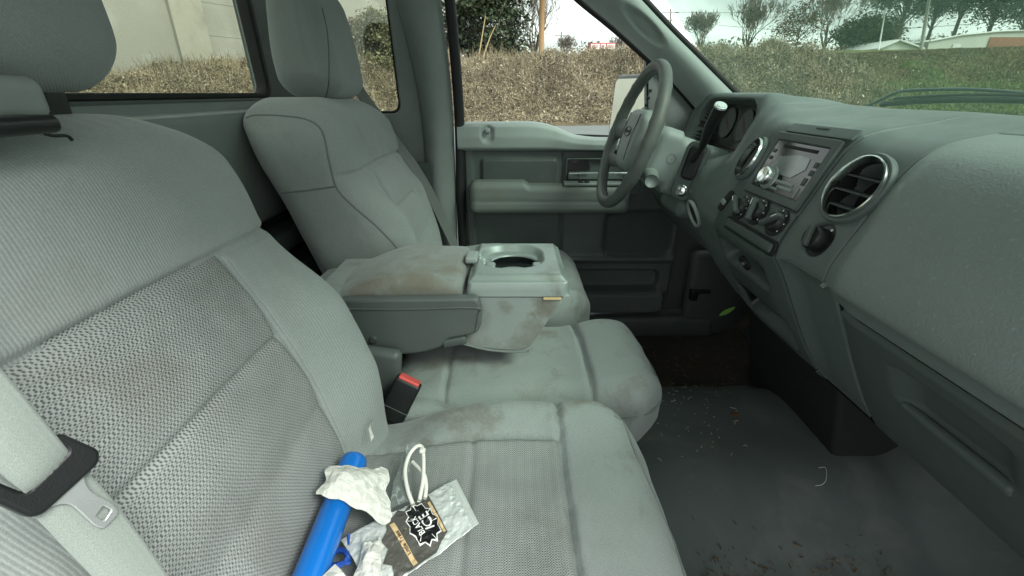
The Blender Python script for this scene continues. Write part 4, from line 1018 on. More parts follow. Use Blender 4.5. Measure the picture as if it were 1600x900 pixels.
# ---------------------------------------------------------------- driver's door (far side)
YD = 1.60
def D(px, py, y=YD): p = U(px, py, Y=y); return p[0], p[2]
def xzframe(y): return frame((0, y, 0), (1, 0, 0), (0, 0, 1), (0, -1, 0))   # local z faces the camera side
def build_door(cab):
    d = part('door', cab)
    x0, x1 = D(719, 300)[0], D(1068, 300)[0] + 0.02
    zt, zb = D(800, 234)[1], D(800, 491)[1]
    n, m = 210, 190
    X, Z = np.meshgrid(np.linspace(x0, x1, n), np.linspace(zb, zt, m), indexing='ij')
    h = np.zeros_like(X)
    def bx(a, b, c, e): (u0, v0), (u1, v1) = D(a, b), D(c, e); return u0, u1, v1, v0
    def add(px, depth, r=0.02, soft=0.006):
        nonlocal h
        sd = sdbox(X, Z, *px, r); h = h + depth * sstep(-sd, -soft / 2, soft / 2)
    def line(px, depth=0.004, r=0.02, w=0.003):
        nonlocal h
        sd = sdbox(X, Z, *px, r); h = h - depth * np.exp(-(sd / w) ** 2)
    # raised frame and recessed insert fields
    add(bx(738, 236, 880, 300), -0.006, 0.004)
    add(bx(752, 248, 868, 310), 0.012, 0.012, 0.012)      # padded insert
    add(bx(880, 236, 1000, 300), -0.010, 0.004)
    add(bx(742, 322, 876, 410), -0.006, 0.004)
    line(bx(876, 330, 945, 402), 0.007, 0.002)
    line(bx(742, 322, 876, 410), 0.004, 0.002)
    add(bx(946, 330, 1046, 402), -0.010, 0.05, 0.02)      # speaker field
    # lower map pocket: a bulge whose upper lip is a ledge
    pocket = sdbox(X, Z, x0 - 0.2, D(1040, 450)[0], D(800, 520)[1], D(800, 450)[1], 0.03)
    h = h + 0.035 * sstep(-pocket, -0.004, 0.020)
    rec = sdbox(X, Z, D(830, 420)[0], D(1031, 420)[0], D(800, 451)[1], D(800, 423)[1], 0.025)
    h = h - 0.030 * sstep(-rec, -0.006, 0.008)
    ridge = Z - D(800, 405)[1]
    h = h + 0.012 * np.exp(-(ridge / 0.012) ** 2)
    # outer edge roll, rounded bottom front corner
    ed = -sdbox(X, Z, x0 - 0.002, x1, zb, zt + 0.3, 0.09)
    h = h - 0.05 * (1 - sstep(ed, 0.0, 0.028))
    h = h + 0.0012 * fbm(np.stack([X, Z, 0 * X], -1), 14, 2, 2)
    P = np.stack([X, YD - h, Z], -1)
    keep = (ed > 0.0005)
    F = grid_faces(n, m); ok = keep.reshape(-1)[F].all(1)
    F = F[ok][:, ::-1]
    V, F2, uv = pick(P.reshape(-1, 3), F, None, np.ones(len(F), bool))
    fc = V[F2].mean(1)
    def inb(px, r): return sdbox(fc[:, 0], fc[:, 2], *px, r) < -0.001
    spk = inb(bx(946, 330, 1046, 402), 0.05); pad = inb(bx(752, 248, 868, 310), 0.012)
    mi = np.where(spk, 1, np.where(pad, 2, 0))
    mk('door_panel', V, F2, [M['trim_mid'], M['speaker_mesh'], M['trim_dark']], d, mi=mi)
    # light upper band with a dip towards the mirror
    us = np.linspace(D(716, 230)[0], D(1010, 230)[0], 110)
    topx = [D(716, 192)[0], D(790, 191)[0], D(842, 192)[0], D(870, 199)[0], D(895, 210)[0], D(925, 215)[0], D(960, 216)[0], D(1010, 216)[0]]
    topz = [D(716, 192)[1], D(790, 191)[1], D(842, 192)[1], D(870, 199)[1], D(895, 210)[1], D(925, 215)[1], D(960, 216)[1], D(1010, 216)[1]]
    tz = smooth_interp(us, topx, topz); bz = D(800, 236)[1]
    v = np.linspace(0, 1, 40)
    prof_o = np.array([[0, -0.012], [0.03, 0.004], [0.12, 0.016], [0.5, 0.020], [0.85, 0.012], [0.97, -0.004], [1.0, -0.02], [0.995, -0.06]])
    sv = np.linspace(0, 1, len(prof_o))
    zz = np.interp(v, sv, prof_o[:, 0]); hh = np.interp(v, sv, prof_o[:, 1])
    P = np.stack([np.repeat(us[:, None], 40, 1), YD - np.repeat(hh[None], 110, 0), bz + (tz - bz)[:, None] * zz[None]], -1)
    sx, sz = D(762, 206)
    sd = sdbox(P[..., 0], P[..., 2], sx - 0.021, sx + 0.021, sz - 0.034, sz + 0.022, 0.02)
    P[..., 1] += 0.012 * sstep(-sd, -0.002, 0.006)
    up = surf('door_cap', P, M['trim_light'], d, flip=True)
    rb('lock_plunger', (0.020, 0.02, 0.016), 0.007, ax_frame((sx, YD - 0.012, sz + 0.004)), M['trim_light'], d)
    # armrest
    ax0, ax1 = D(733, 300, 1.53)[0], D(988, 300, 1.53)[0]
    az1, az0 = D(800, 290, 1.53)[1], D(800, 335, 1.53)[1]
    V, F, AX = rbox(ax1 - ax0, 0.085, az1 - az0, 0.024, (70, 8, 10), 5)
    x = V[:, 0]; s = x / (ax1 - ax0) + 0.5
    V[:, 2] += np.where(V[:, 2] > 0, 0.012 * sstep(-s, -0.37, -0.33), 0) - 0.002
    V[:, 1] -= groove(V[:, 2] + 0.006, 0.003, -0.003) * (V[:, 1] < 0)
    ar = mk('armrest', V + np.array([(ax0 + ax1) / 2, 1.575, (az0 + az1) / 2]), F, M['trim_light2'], d, uv=box_uv(V, F, AX))
    sw0, sw1 = D(881, 290, 1.54)[0], D(975, 290, 1.54)[0]
    sp = rb('switch_plate', (sw1 - sw0, 0.05, 0.010), 0.004, ax_frame(((sw0 + sw1) / 2, 1.562, az1 + 0.0015)), M['trim'], d, n=(4, 1, 1))
    for k in range(2):
        a, z_ = D(907 + k * 10, 291, 1.55); rb('window_switch', (0.015, 0.022, 0.008), 0.003, ax_frame((a, 1.555, az1 + 0.009)), M['black'], d, n=(1, 1, 1), k=2)
    # handle bezel and chrome handle
    (a, b), (c, e) = D(884, 247), D(990, 285)
    bz_ = plate('handle_bezel', [round_poly([(a, e), (c, e), (c, b), (a, b)], 0.010), round_poly([(a + .006, e + .006), (c - .006, e + .006), (c - .006, b - .006), (a + .006, b - .006)], 0.008)], 0.014, xzframe(YD + 0.002), M['trim_mid'], d, bevel=0.003)
    rb('handle_recess', (c - a - 0.008, 0.004, b - e - 0.008), 0.0015, ax_frame(((a + c) / 2, YD + 0.012, (b + e) / 2)), M['black'], d)
    (a, b), (c, e) = D(887, 267), D(985, 280)
    rb('door_handle', (c - a, 0.02, b - e), 0.006, frame(((a + c) / 2, YD - 0.004, (b + e) / 2), (1, 0, 0), (0, 1, 0.25), (0, -0.25, 1)), M['handle_chrome'], d, n=(6, 1, 1))
    # window weatherstrips
    wp = [U(699, -60, Y=1.615), U(703, 0, Y=1.612), U(712, 100, Y=1.608), U(718, 192, Y=1.605), U(720, 300, Y=1.605), U(724, 400, Y=1.605), U(728, 470, Y=1.605)]
    tube('door_seal', smooth_path(wp, 6), 0.017, M['rubber'], d, n=12, flat=(1.0, 0.9))
    fp = [U(880, -25, Y=1.60), U(905, 0, Y=1.60), U(960, 45, Y=1.60), U(1008, 88, Y=1.60), U(1052, 128, Y=1.60), U(1098, 180, Y=1.60)]
    tube('window_frame', smooth_path(fp, 6), 0.011, M['rubber'], d, n=12)
    tube('window_seal', [(D(716, 193)[0], 1.655, D(716, 196)[1]), (D(842, 194)[0], 1.655, D(842, 196)[1]), (D(895, 212)[0], 1.655, D(895, 214)[1]), (D(1010, 218)[0], 1.655, D(1010, 218)[1])], 0.006, M['rubber'], d, n=8)
    gl = [(D(703, 0)[0], 0.50), (D(722, 230)[0] , D(722, 230)[1]), (D(1090, 230)[0], D(1090, 230)[1]), (D(1100, 180)[0], D(1100, 180)[1]), (D(905, 0)[0], D(905, 0)[1]), (D(905, 0)[0] - 0.28, 0.50)]
    plate('window_glass', [gl], 0.004, xzframe(1.66), M['door_glass'], d)
    # grey corner sail inside the mirror
    sp_ = [D(1010, 90), D(1050, 128), D(1097, 182), D(1092, 222), D(1010, 222)]
    plate('mirror_sail', [round_poly(sp_, 0.008)], 0.03, xzframe(1.62), M['trim'], d, bevel=0.008)
    lx, lz = D(1015, 152)
    for k in range(3):
        rb('sail_vent', (0.010, 0.004, 0.010), 0.0018, ax_frame((lx - k * 0.004, 1.600, lz - k * 0.022 + 0.02)), M['black'], d, n=(1, 1, 1), k=1)
    # wing mirror outside
    mc = [U(957, 128, Y=1.86), U(1012, 122, Y=1.86), U(1008, 214, Y=1.86), U(950, 210, Y=1.86)]
    c0 = sum(mc) / 4; wx = np.linalg.norm(mc[1] - mc[0]); wz = np.linalg.norm(mc[2] - mc[1])
    nr = np.array([-0.86, -0.50, 0.07]); nr /= np.linalg.norm(nr); sx_ = np.array([0.50, -0.86, 0.0]); sx_ /= np.linalg.norm(sx_); uz = np.cross(nr, sx_); uz = uz if uz[2] > 0 else -uz
    ws = wx / 0.72
    hs = rb('mirror_housing', (ws + 0.050, wz + 0.034, 0.09), 0.03, frame(c0 - nr * 0.05, sx_, uz, nr), M['black'], d, n=(4, 4, 2), k=4)
    plate('mirror_glass', [round_poly([(-ws / 2, -wz / 2), (ws / 2, -wz / 2), (ws / 2, wz / 2), (-ws / 2, wz / 2)], 0.02)], 0.004, frame(c0 - nr * 0.003, sx_, uz, nr), M['mirror'], d)
    tube('mirror_arm', [c0 - nr * 0.05 + sx_ * 0.05, (0.47, 1.66, -0.09)], 0.025, M['black'], d, n=12)
    return d
# ---------------------------------------------------------------- cab shell
def build_cab():
    c = thing('truck_cab', 'grey pickup cab interior with rear window, pillars, carpeted floor and dirty haze-painted windshield', 'truck', (0.1, 0.8, -1.45))
    XR = -0.695
    # rear wall with its window opening; local (y, z) facing +X
    fr = frame((XR, 0, 0), (0, 1, 0), (0, 0, 1), (1, 0, 0))
    yb, zb = 1.365, -0.012
    hole = round_poly([(0.02, zb), (yb, zb), (yb - 0.03, 0.44), (0.05, 0.44)], 0.035)
    plate('rear_wall', [[(-0.10, -0.9), (1.70, -0.9), (1.70, 0.62), (-0.10, 0.62)], hole], 0.05, fr, M['trim_mid'], c, bevel=0.004)
    gh = round_poly([(0.032, zb + 0.012), (yb - 0.012, zb + 0.012), (yb - 0.042, 0.428), (0.062, 0.428)], 0.03)
    gs = plate('rear_window_seal', [hole, gh], 0.03, frame((XR + 0.006, 0, 0), (0, 1, 0), (0, 0, 1), (1, 0, 0)), M['rubber'], c, bevel=0.003)
    plate('rear_window_glass', [gh], 0.004, frame((XR - 0.01, 0, 0), (0, 1, 0), (0, 0, 1), (1, 0, 0)), M['glass_rear'], c)
    # ledge and bulging lower trim
    prof = np.array([(XR + 0.024, -0.016), (XR + 0.028, -0.028), (XR + 0.035, -0.036), (XR + 0.068, -0.040), (XR + 0.076, -0.046), (XR + 0.078, -0.075), (XR + 0.066, -0.22), (XR + 0.055, -0.30), (XR + 0.03, -0.31), (XR + 0.025, -0.33)])
    pr = smooth_path(prof, 5); ys = np.linspace(-0.08, 1.62, 40)
    surf('rear_ledge', np.stack([np.repeat(pr[None, :, 0], 40, 0), np.repeat(ys[:, None], len(pr), 1), np.repeat(pr[None, :, 1], 40, 0)], -1), M['trim'], c, flip=True)
    for zz, hh in ((-0.345, 0.055), (-0.455, 0.06)):
        rb('storage_shelf', (0.09, 0.62, hh), 0.02, ax_frame((XR + 0.06, 1.06, zz - 0.02)), M['trim_mid'], c, n=(2, 8, 2))
    plate('rear_carpet', [[(-0.1, -0.88), (1.66, -0.88), (1.66, -0.31), (-0.1, -0.31)]], 0.01, frame((XR + 0.032, 0, 0), (0, 1, 0), (0, 0, 1), (1, 0, 0)), M['firewall'], c)
    # far side wall with quarter window; local (x,z) facing the camera
    qb, qr = D(590, 178)[1], D(625, 178)[0]
    hole = round_poly([(-0.62, qb), (qr, qb), (D(596, -40)[0] + 0.0, 0.42), (-0.62, 0.42)], 0.035)
    xe = D(700, 300)[0]
    plate('side_trim', [[(XR, -0.9), (xe, -0.9), (xe, 0.62), (XR, 0.62)], hole], 0.03, xzframe(YD + 0.03), M['trim'], c, bevel=0.006)
    gh = round_poly([(-0.612, qb + 0.008), (qr - 0.008, qb + 0.008), (D(596, -40)[0] - 0.008, 0.412), (-0.612, 0.412)], 0.03)
    plate('quarter_window_seal', [hole, gh], 0.02, xzframe(YD + 0.036), M['rubber'], c, bevel=0.002)
    plate('quarter_glass', [gh], 0.004, xzframe(YD + 0.045), M['glass_rear'], c)
    # B pillar trim, bulging towards the cabin
    L = np.array([D(607, -60), D(618, 0), D(640, 90), D(655, 170), D(662, 240), D(664, 330), D(664, 480)]); R = np.array([D(682, -60), D(688, 0), D(700, 90), D(707, 170), D(710, 240), D(713, 330), D(718, 480)])
    Ls, Rs = smooth_path(L, 8), smooth_path(R, 8); w = np.linspace(0, 1, 24)
    bulge = 0.052 * np.sin(np.pi * np.clip(w, 0.0, 1)) ** 0.55
    P = np.stack([Ls[:, None, 0] * (1 - w) + Rs[:, None, 0] * w, np.repeat((YD + 0.012 - bulge)[None], len(Ls), 0), Ls[:, None, 1] * (1 - w) + Rs[:, None, 1] * w], -1)
    surf('door_pillar_trim', P, M['trim'], c)
    rb('pillar_foot', (0.12, 0.05, 0.36), 0.02, ax_frame(((D(664, 430)[0] + D(716, 430)[0]) / 2 + 0.01, YD - 0.02, D(690, 430)[1] - 0.10)), M['trim'], c)
    g0, g1 = D(646, 251, 1.6), D(682, 318, 1.6)
    plate('pillar_grille', [round_poly([(g0[0], g1[1]), (g1[0], g1[1]), (g1[0], g0[1]), (g0[0], g0[1])], 0.012)], 0.006, xzframe(1.552), M['speaker_mesh'], c, bevel=0.002)
    # A pillar trim (far)
    Lp = [U(878, -30, Y=1.575), U(905, -4, Y=1.575), U(960, 42, Y=1.575), U(1010, 88, Y=1.57), U(1052, 130, Y=1.565), U(1092, 176, Y=1.56), U(1110, 205, Y=1.56)]
    Rp = [U(970, -36, Y=1.50), U(1000, -3, Y=1.50), U(1046, 46, Y=1.50), U(1092, 92, Y=1.50), U(1124, 124, Y=1.50), U(1152, 152, Y=1.50), U(1172, 172, Y=1.50)]
    A, B = smooth_path(Lp, 10), smooth_path(Rp, 10); w = np.linspace(0, 1, 30)
    P = A[:, None] * (1 - w)[None, :, None] + B[:, None] * w[None, :, None]
    nrm = np.array([-0.35, -0.85, 0.1]); P = P + nrm * (0.045 * np.sin(np.pi * w) ** 0.7)[None, :, None]
    pc = proj(P)
    # oval grip recess in the pillar
    d_ = np.array([1036 - 977, 67 - 10.0]); c_ = np.array([1006, 40.0]); Ld = np.linalg.norm(d_) / 2; d_ /= np.linalg.norm(d_)
    q = pc - c_; al = q @ d_ / (Ld * 1.05); ac = q @ np.array([-d_[1], d_[0]]) / 13.0
    rr = np.sqrt(al**2 + ac**2)
    P = P - nrm * (0.022 * sstep(-rr, -1.12, -0.62))[..., None]
    surf('windshield_pillar_trim', P, M['trim_light'], c, flip=True)
    tube('windshield_seal', smooth_path([p + np.array([0.008, 0.012, 0.004]) for p in Rp], 6), 0.010, M['rubber'], c, n=10)
    # near-side windshield pillar (the open side), headliner, roof
    tube('near_pillar', [(0.30, 0.06, 0.36), (0.72, 0.0, -0.06)], 0.04, M['trim_light'], c, n=12)
    V, F, AX = rbox(1.10, 1.72, 0.05, 0.02, (10, 10, 1), 3)
    V[:, 2] += 0.03 * (1 - (V[:, 1] / 0.86) ** 2)
    mk('headliner', V + np.array([-0.17, 0.80, 0.47]), F, M['liner'], c)
    # windshield: bowed glass from the cowl to the roof
    t = np.linspace(0, 1, 30); yy = 0.02 + t * 1.52
    base = np.stack([0.70 + 0.27 * np.sin(np.pi * t) ** 0.7, yy, -0.015 - 0.05 * np.sin(np.pi * t) ** 0.7], -1); top = np.stack([0.26 + 0.13 * np.sin(np.pi * t), yy * 0.94 + 0.05, np.full(30, 0.44)], -1)
    s = np.linspace(0, 1, 14)
    surf('windshield_glass', base[:, None] * (1 - s)[None, :, None] + top[:, None] * s[None, :, None], M['windshield'], c, thick=0.004)
    # cowl and hood in front of the glass, below the sight line
    cb = base.copy(); cf_ = base + np.array([0.26, 0, -0.07]); cf_[:, 1] = 0.02 + t * 1.52
    surf('cowl', np.stack([base + np.array([0.0, 0, -0.012]), base + np.array([0.05, 0, -0.022]), base + np.array([0.16, 0, -0.035]), cf_], 1), M['black'], c)
    V, F, AX = rbox(1.05, 1.66, 0.30, 0.10, (8, 10, 3), 4); V[:, 2] -= 0.10 * sstep(V[:, 0], -0.4, 0.6)
    mk('hood', V + np.array([1.72, 0.80, -0.30]), F, M['body_paint'], c)
    # floor: two wells and the raised tunnel
    ys = np.linspace(0.02, 1.62, 90); xs = np.linspace(-0.68, 1.05, 80)
    Y, X = np.meshgrid(ys, xs, indexing='ij')
    Z = floor_z(X, Y)
    surf('cab_floor', np.stack([X, Y, Z], -1), M['carpet'], c, flip=True)
    rb('door_sill', (1.2, 0.10, 0.09), 0.02, ax_frame((0.2, 1.62, -0.86)), M['trim_mid'], c, n=(6, 1, 1))
    rb('sill_step', (1.0, 0.10, 0.05), 0.02, ax_frame((0.2, 0.02, -0.885)), M['trim_mid'], c, n=(6, 1, 1))
    # firewall block where the tunnel meets the dash, and toe board
    ol = [(0.75, -0.40), (0.745, -0.775), (0.80, -0.86), (1.05, -0.86), (1.05, -0.40)]
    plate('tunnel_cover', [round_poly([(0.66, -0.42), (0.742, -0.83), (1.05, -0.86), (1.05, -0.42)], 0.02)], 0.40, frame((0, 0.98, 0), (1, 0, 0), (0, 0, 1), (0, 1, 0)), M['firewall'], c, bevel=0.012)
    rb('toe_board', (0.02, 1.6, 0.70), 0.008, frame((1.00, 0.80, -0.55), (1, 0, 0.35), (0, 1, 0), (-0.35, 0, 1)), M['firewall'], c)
    # kick panel at the far side with the release latch
    kx, kz = D(1095, 470, 1.58)
    kp = rb('kick_panel', (0.30, 0.05, 0.36), 0.03, ax_frame((kx + 0.09, 1.60, kz + 0.02)), M['trim_dark'], c, n=(3, 1, 3))
    lx, lz = D(1085, 462, 1.56)
    rb('release_latch', (0.030, 0.02, 0.045), 0.006, ax_frame((lx, 1.568, lz)), M['black'], kp)
    rb('latch_lever', (0.06, 0.012, 0.014), 0.004, ax_frame((lx + 0.03, 1.562, lz + 0.016)), M['black'], kp)
    plate('kick_wall', [[(0.30, -0.93), (1.10, -0.93), (1.10, -0.13), (0.45, -0.13)]], 0.02, xzframe(YD + 0.075), M['trim_dark'], c)
    # pedal
    pp = U(1168, 528, Y=1.33)
    pd = rb('brake_pedal', (0.07, 0.09, 0.012), 0.004, frame(pp + np.array([0.02, 0, 0.02]), (1, 0, 0.8), (0, 1, 0), (-0.8, 0, 1)), M['rubber'], c)
    tube('pedal_arm', [pp + np.array([0.02, 0, 0.02]), pp + np.array([0.14, 0, 0.30])], 0.009, M['black'], pd, n=8)
    # outer body side, bed and wheels stay outside the view; a simple outer skin closes the cab
    return c
def floor_z(X, Y):
    tun = np.exp(-(np.abs(Y - 0.88) / 0.25) ** 4)
    return -0.875 + 0.085 * tun * sstep(X, 0.0, 0.4) + 0.02 * tun + 0.003 * fbm(np.stack([X, Y, 0 * X], -1), 4, 3, 4) + 0.25 * sstep(X, 0.82, 1.05) - 0.02 * sstep(Y, 1.15, 1.3)
# ---------------------------------------------------------------- mats, wipers
def build_floor_things():
    # rubber mat draped over the tunnel
    edge_far = lambda x: np.interp(x, [-0.1, 0.30, 0.45, 0.60, 0.735], [1.09, 1.10, 1.12, 1.145, 1.165])
    us = np.linspace(0, 1, 110); vs = np.linspace(0, 1, 120)
    Uu, Vv = np.meshgrid(us, vs, indexing='ij')
    yn = 0.165 + 0.012 * np.sin(Uu * 9)
    Y = yn + (1.165 - yn) * Vv
    X = -0.12 + Uu * (0.855 + 0.24 * sstep(-Y, -0.86, -0.815)); Y = Y - (1.165 - edge_far(np.clip(X, -0.1, 0.735))) * Vv ** 2
    Z = floor_z(X, Y) + 0.009 + 0.0018 * fbm(np.stack([X, Y, 0 * X], -1), 7, 3, 9)
    m = surf('floor_mat', np.stack([X, Y, Z], -1), M['mat'], flip=True, thick=0.006)
    tag(m, 'dark grey dusty rubber mat covering the floor in front of the seats', 'floor mat')
    # scuffs and dust: short straws as loose litter
    g = Geo(); g2 = Geo()
    def straw(x, y, L, w, g_):
        a = random.uniform(0, 6.28); z = float(floor_z(np.array([x]), np.array([y]))[0])
        onmat = y < float(edge_far(min(max(x, -0.1), 0.735))) and x < 0.735
        z += 0.019 if onmat else 0.006
        dx, dy = math.cos(a) * L / 2, math.sin(a) * L / 2
        p = np.array([[x - dx, y - dy, z], [x + random.uniform(-.2, .2) * L, y + random.uniform(-.2, .2) * L, z + 0.002], [x + dx, y + dy, z]])
        g_.add(*tube_geo(p, w, 5))
    for _ in range(120):
        px, py = random.gauss(1060, 55), random.gauss(640, 70)
        if not (990 < px < 1300 and 560 < py < 900): continue
        p = U(px, py, Z=-0.80); straw(p[0], p[1], random.choice((0.003, 0.004, 0.005, 0.011)) * random.uniform(0.6, 1.4), random.uniform(0.0004, 0.0010), g)
    for _ in range(110):
        px, py = random.uniform(1085, 1400), 905 - abs(random.gauss(0, 22))
        p = U(px, py, Z=-0.85); straw(p[0], p[1], random.choice((0.003, 0.005, 0.007, 0.014)) * random.uniform(0.6, 1.3), random.uniform(0.0004, 0.0011), g2)
    for _ in range(260):
        px, py = random.uniform(1000, 1180), random.gauss(570, 16)
        p = U(px, py, Z=-0.87); straw(p[0], min(p[1] + 0.02, 1.5), random.choice((0.004, 0.006, 0.009, 0.02)) * random.uniform(0.6, 1.3), random.uniform(0.0005, 0.0013), g2)
    tag(g.mk('straw_crumbs', M['straw_pale']), 'pale straw crumbs scattered over the rubber mat', 'crumbs', kind='stuff')
    tag(g2.mk('leaf_crumbs', M['straw_brown']), 'brown leaf crumbs and grass bits on the carpet', 'crumbs', kind='stuff')
    zm = lambda x, y: float(floor_z(np.array([x]), np.array([y]))[0]) + 0.020
    p = U(1143, 668, Z=-0.79); p[2] = zm(p[0], p[1])
    a = np.linspace(0, 6.28, 15)[:-1]
    V = np.concatenate([[[0, 0, 0.002]], np.stack([np.cos(a) * (0.011 + 0.002 * np.sin(3 * a)), np.sin(a) * 0.010, 0.001 * np.sin(2 * a)], -1)]) + p
    tag(mk('dry_leaf', V, [(0, 1 + i, 1 + (i + 1) % 14) for i in range(14)], M['leaf_brown'], thick_=None) if False else mk('dry_leaf', V, [(0, 1 + i, 1 + (i + 1) % 14) for i in range(14)], M['leaf_brown']), 'small round brown leaf lying on the rubber mat', 'leaf')
    p = U(1283, 742, Z=-0.84); p[2] = zm(p[0], p[1])
    q = [U(1279, 731, Z=p[2]), U(1290, 731, Z=p[2]), U(1291, 748, Z=p[2] + 0.002), U(1285, 757, Z=p[2]), U(1274, 759, Z=p[2])]
    tag(tube('white_thread', smooth_path(q, 5), 0.0006, M['white_cord'], n=6), 'thin bent white thread on the dark mat below the dashboard', 'thread')
    p = U(1136, 489, Z=-0.80)
    b0, b1 = U(1122, 494, Y=1.40), U(1149, 480, Y=1.38); ax = b1 - b0
    s = np.linspace(0, 1, 9); w = np.sin(np.pi * s) ** 0.8 * 0.0075
    sid = np.cross((b0 + b1) / 2, ax); sid -= ax * (sid @ ax) / (ax @ ax); sid /= np.linalg.norm(sid)
    Pl = np.stack([b0 + ax * s[:, None] + sid * w[:, None], b0 + ax * s[:, None] + np.array([0, 0, 0.002]), b0 + ax * s[:, None] - sid * w[:, None]], 1)
    tag(surf('green_leaf', Pl, M['leaf_green']), 'bright green leaf lying by the kick panel in the dark footwell', 'leaf')
    for k, (px, py, L) in enumerate(((1205, 886, 22), (1100, 888, 14))):
        p = U(px, py, Z=-0.855); b = U(px - 6, py + L, Z=-0.855)
        tag(tube('dry_twig', smooth_path([p, (p + b) / 2 + np.array([0.004, 0, 0.006]), b], 5), 0.0028 if k == 0 else 0.002, M['straw_pale']), ['curled pale dry stem on the carpet at the mat edge', 'short whitish stem beside the front corner of the grey seat'][k], 'twig')
    # wipers on the cowl
    w = thing('windshield_wiper', 'black wiper with long bent arm resting on the windshield glass', 'wiper', U(1342, 172, X=1.02))
    tube('wiper_arm', smooth_path([U(1338, 174, X=1.02), U(1372, 158, X=1.05), U(1398, 146, X=1.07), U(1420, 141.5, X=1.09), U(1500, 139.5, X=1.14), U(1570, 143, X=1.18), U(1640, 150, X=1.22)], 6), 0.0062, M['wiper'], w, n=10, flat=(0.7, 1.0))
    tube('wiper_blade', smooth_path([U(1375, 163, X=1.04), U(1440, 158, X=1.09), U(1520, 156, X=1.14), U(1640, 158, X=1.22)], 6), 0.006, M['black'], w, n=8, flat=(1.2, 0.6))
    tube('blade_frame', smooth_path([U(1395, 154, X=1.05), U(1440, 151, X=1.09), U(1520, 148, X=1.14), U(1640, 150, X=1.22)], 6), 0.004, M['black'], w, n=8)
# ---------------------------------------------------------------- litter on the nearest seat
ZS = -0.528
def bil(c, u, v):
    a, b, e, d = c   # (u0v0, u1v0, u1v1, u0v1)
    u = u[..., None]; v = v[..., None]
    return a * (1 - u) * (1 - v) + b * u * (1 - v) + e * u * v + d * (1 - u) * v
def crumpled(name, c, amp, scale, mat, label, cat, seed, n=17, lift=0.0, outline=None, arch=0.0):
    u, v = np.meshgrid(np.linspace(0, 1, n), np.linspace(0, 1, n), indexing='ij')
    uu, vv = u, v
    if outline is not None:
        w = outline(u, v); uu, vv = w
    P = bil(c, uu, vv)
    rs = np.random.default_rng(seed); fold = 0
    sz = np.ptp(P[..., :2].reshape(-1, 2), 0).max()
    for _ in range(9):
        th = rs.uniform(0, 6.28); q = (P[..., 0] - P[..., 0].mean()) * math.cos(th) + (P[..., 1] - P[..., 1].mean()) * math.sin(th) - rs.uniform(-0.35, 0.35) * sz
        fold = fold + rs.choice([-1, 1]) * np.abs(q) / sz * 1.6
    ridg = 0.9 * fold + 0.25 * (1 - np.abs(fbm(P, scale * 1.6, 3, seed)) * 1.6)
    P[..., 2] += lift + amp * ridg + arch * np.sin(np.pi * u) * np.sin(np.pi * v)
    P[..., 0] += amp * 0.5 * fbm(P, scale, 3, seed + 9); P[..., 1] += amp * 0.5 * fbm(P, scale, 3, seed + 19)
    o = surf(name, P, mat, smooth=False); return tag(o, label, cat)
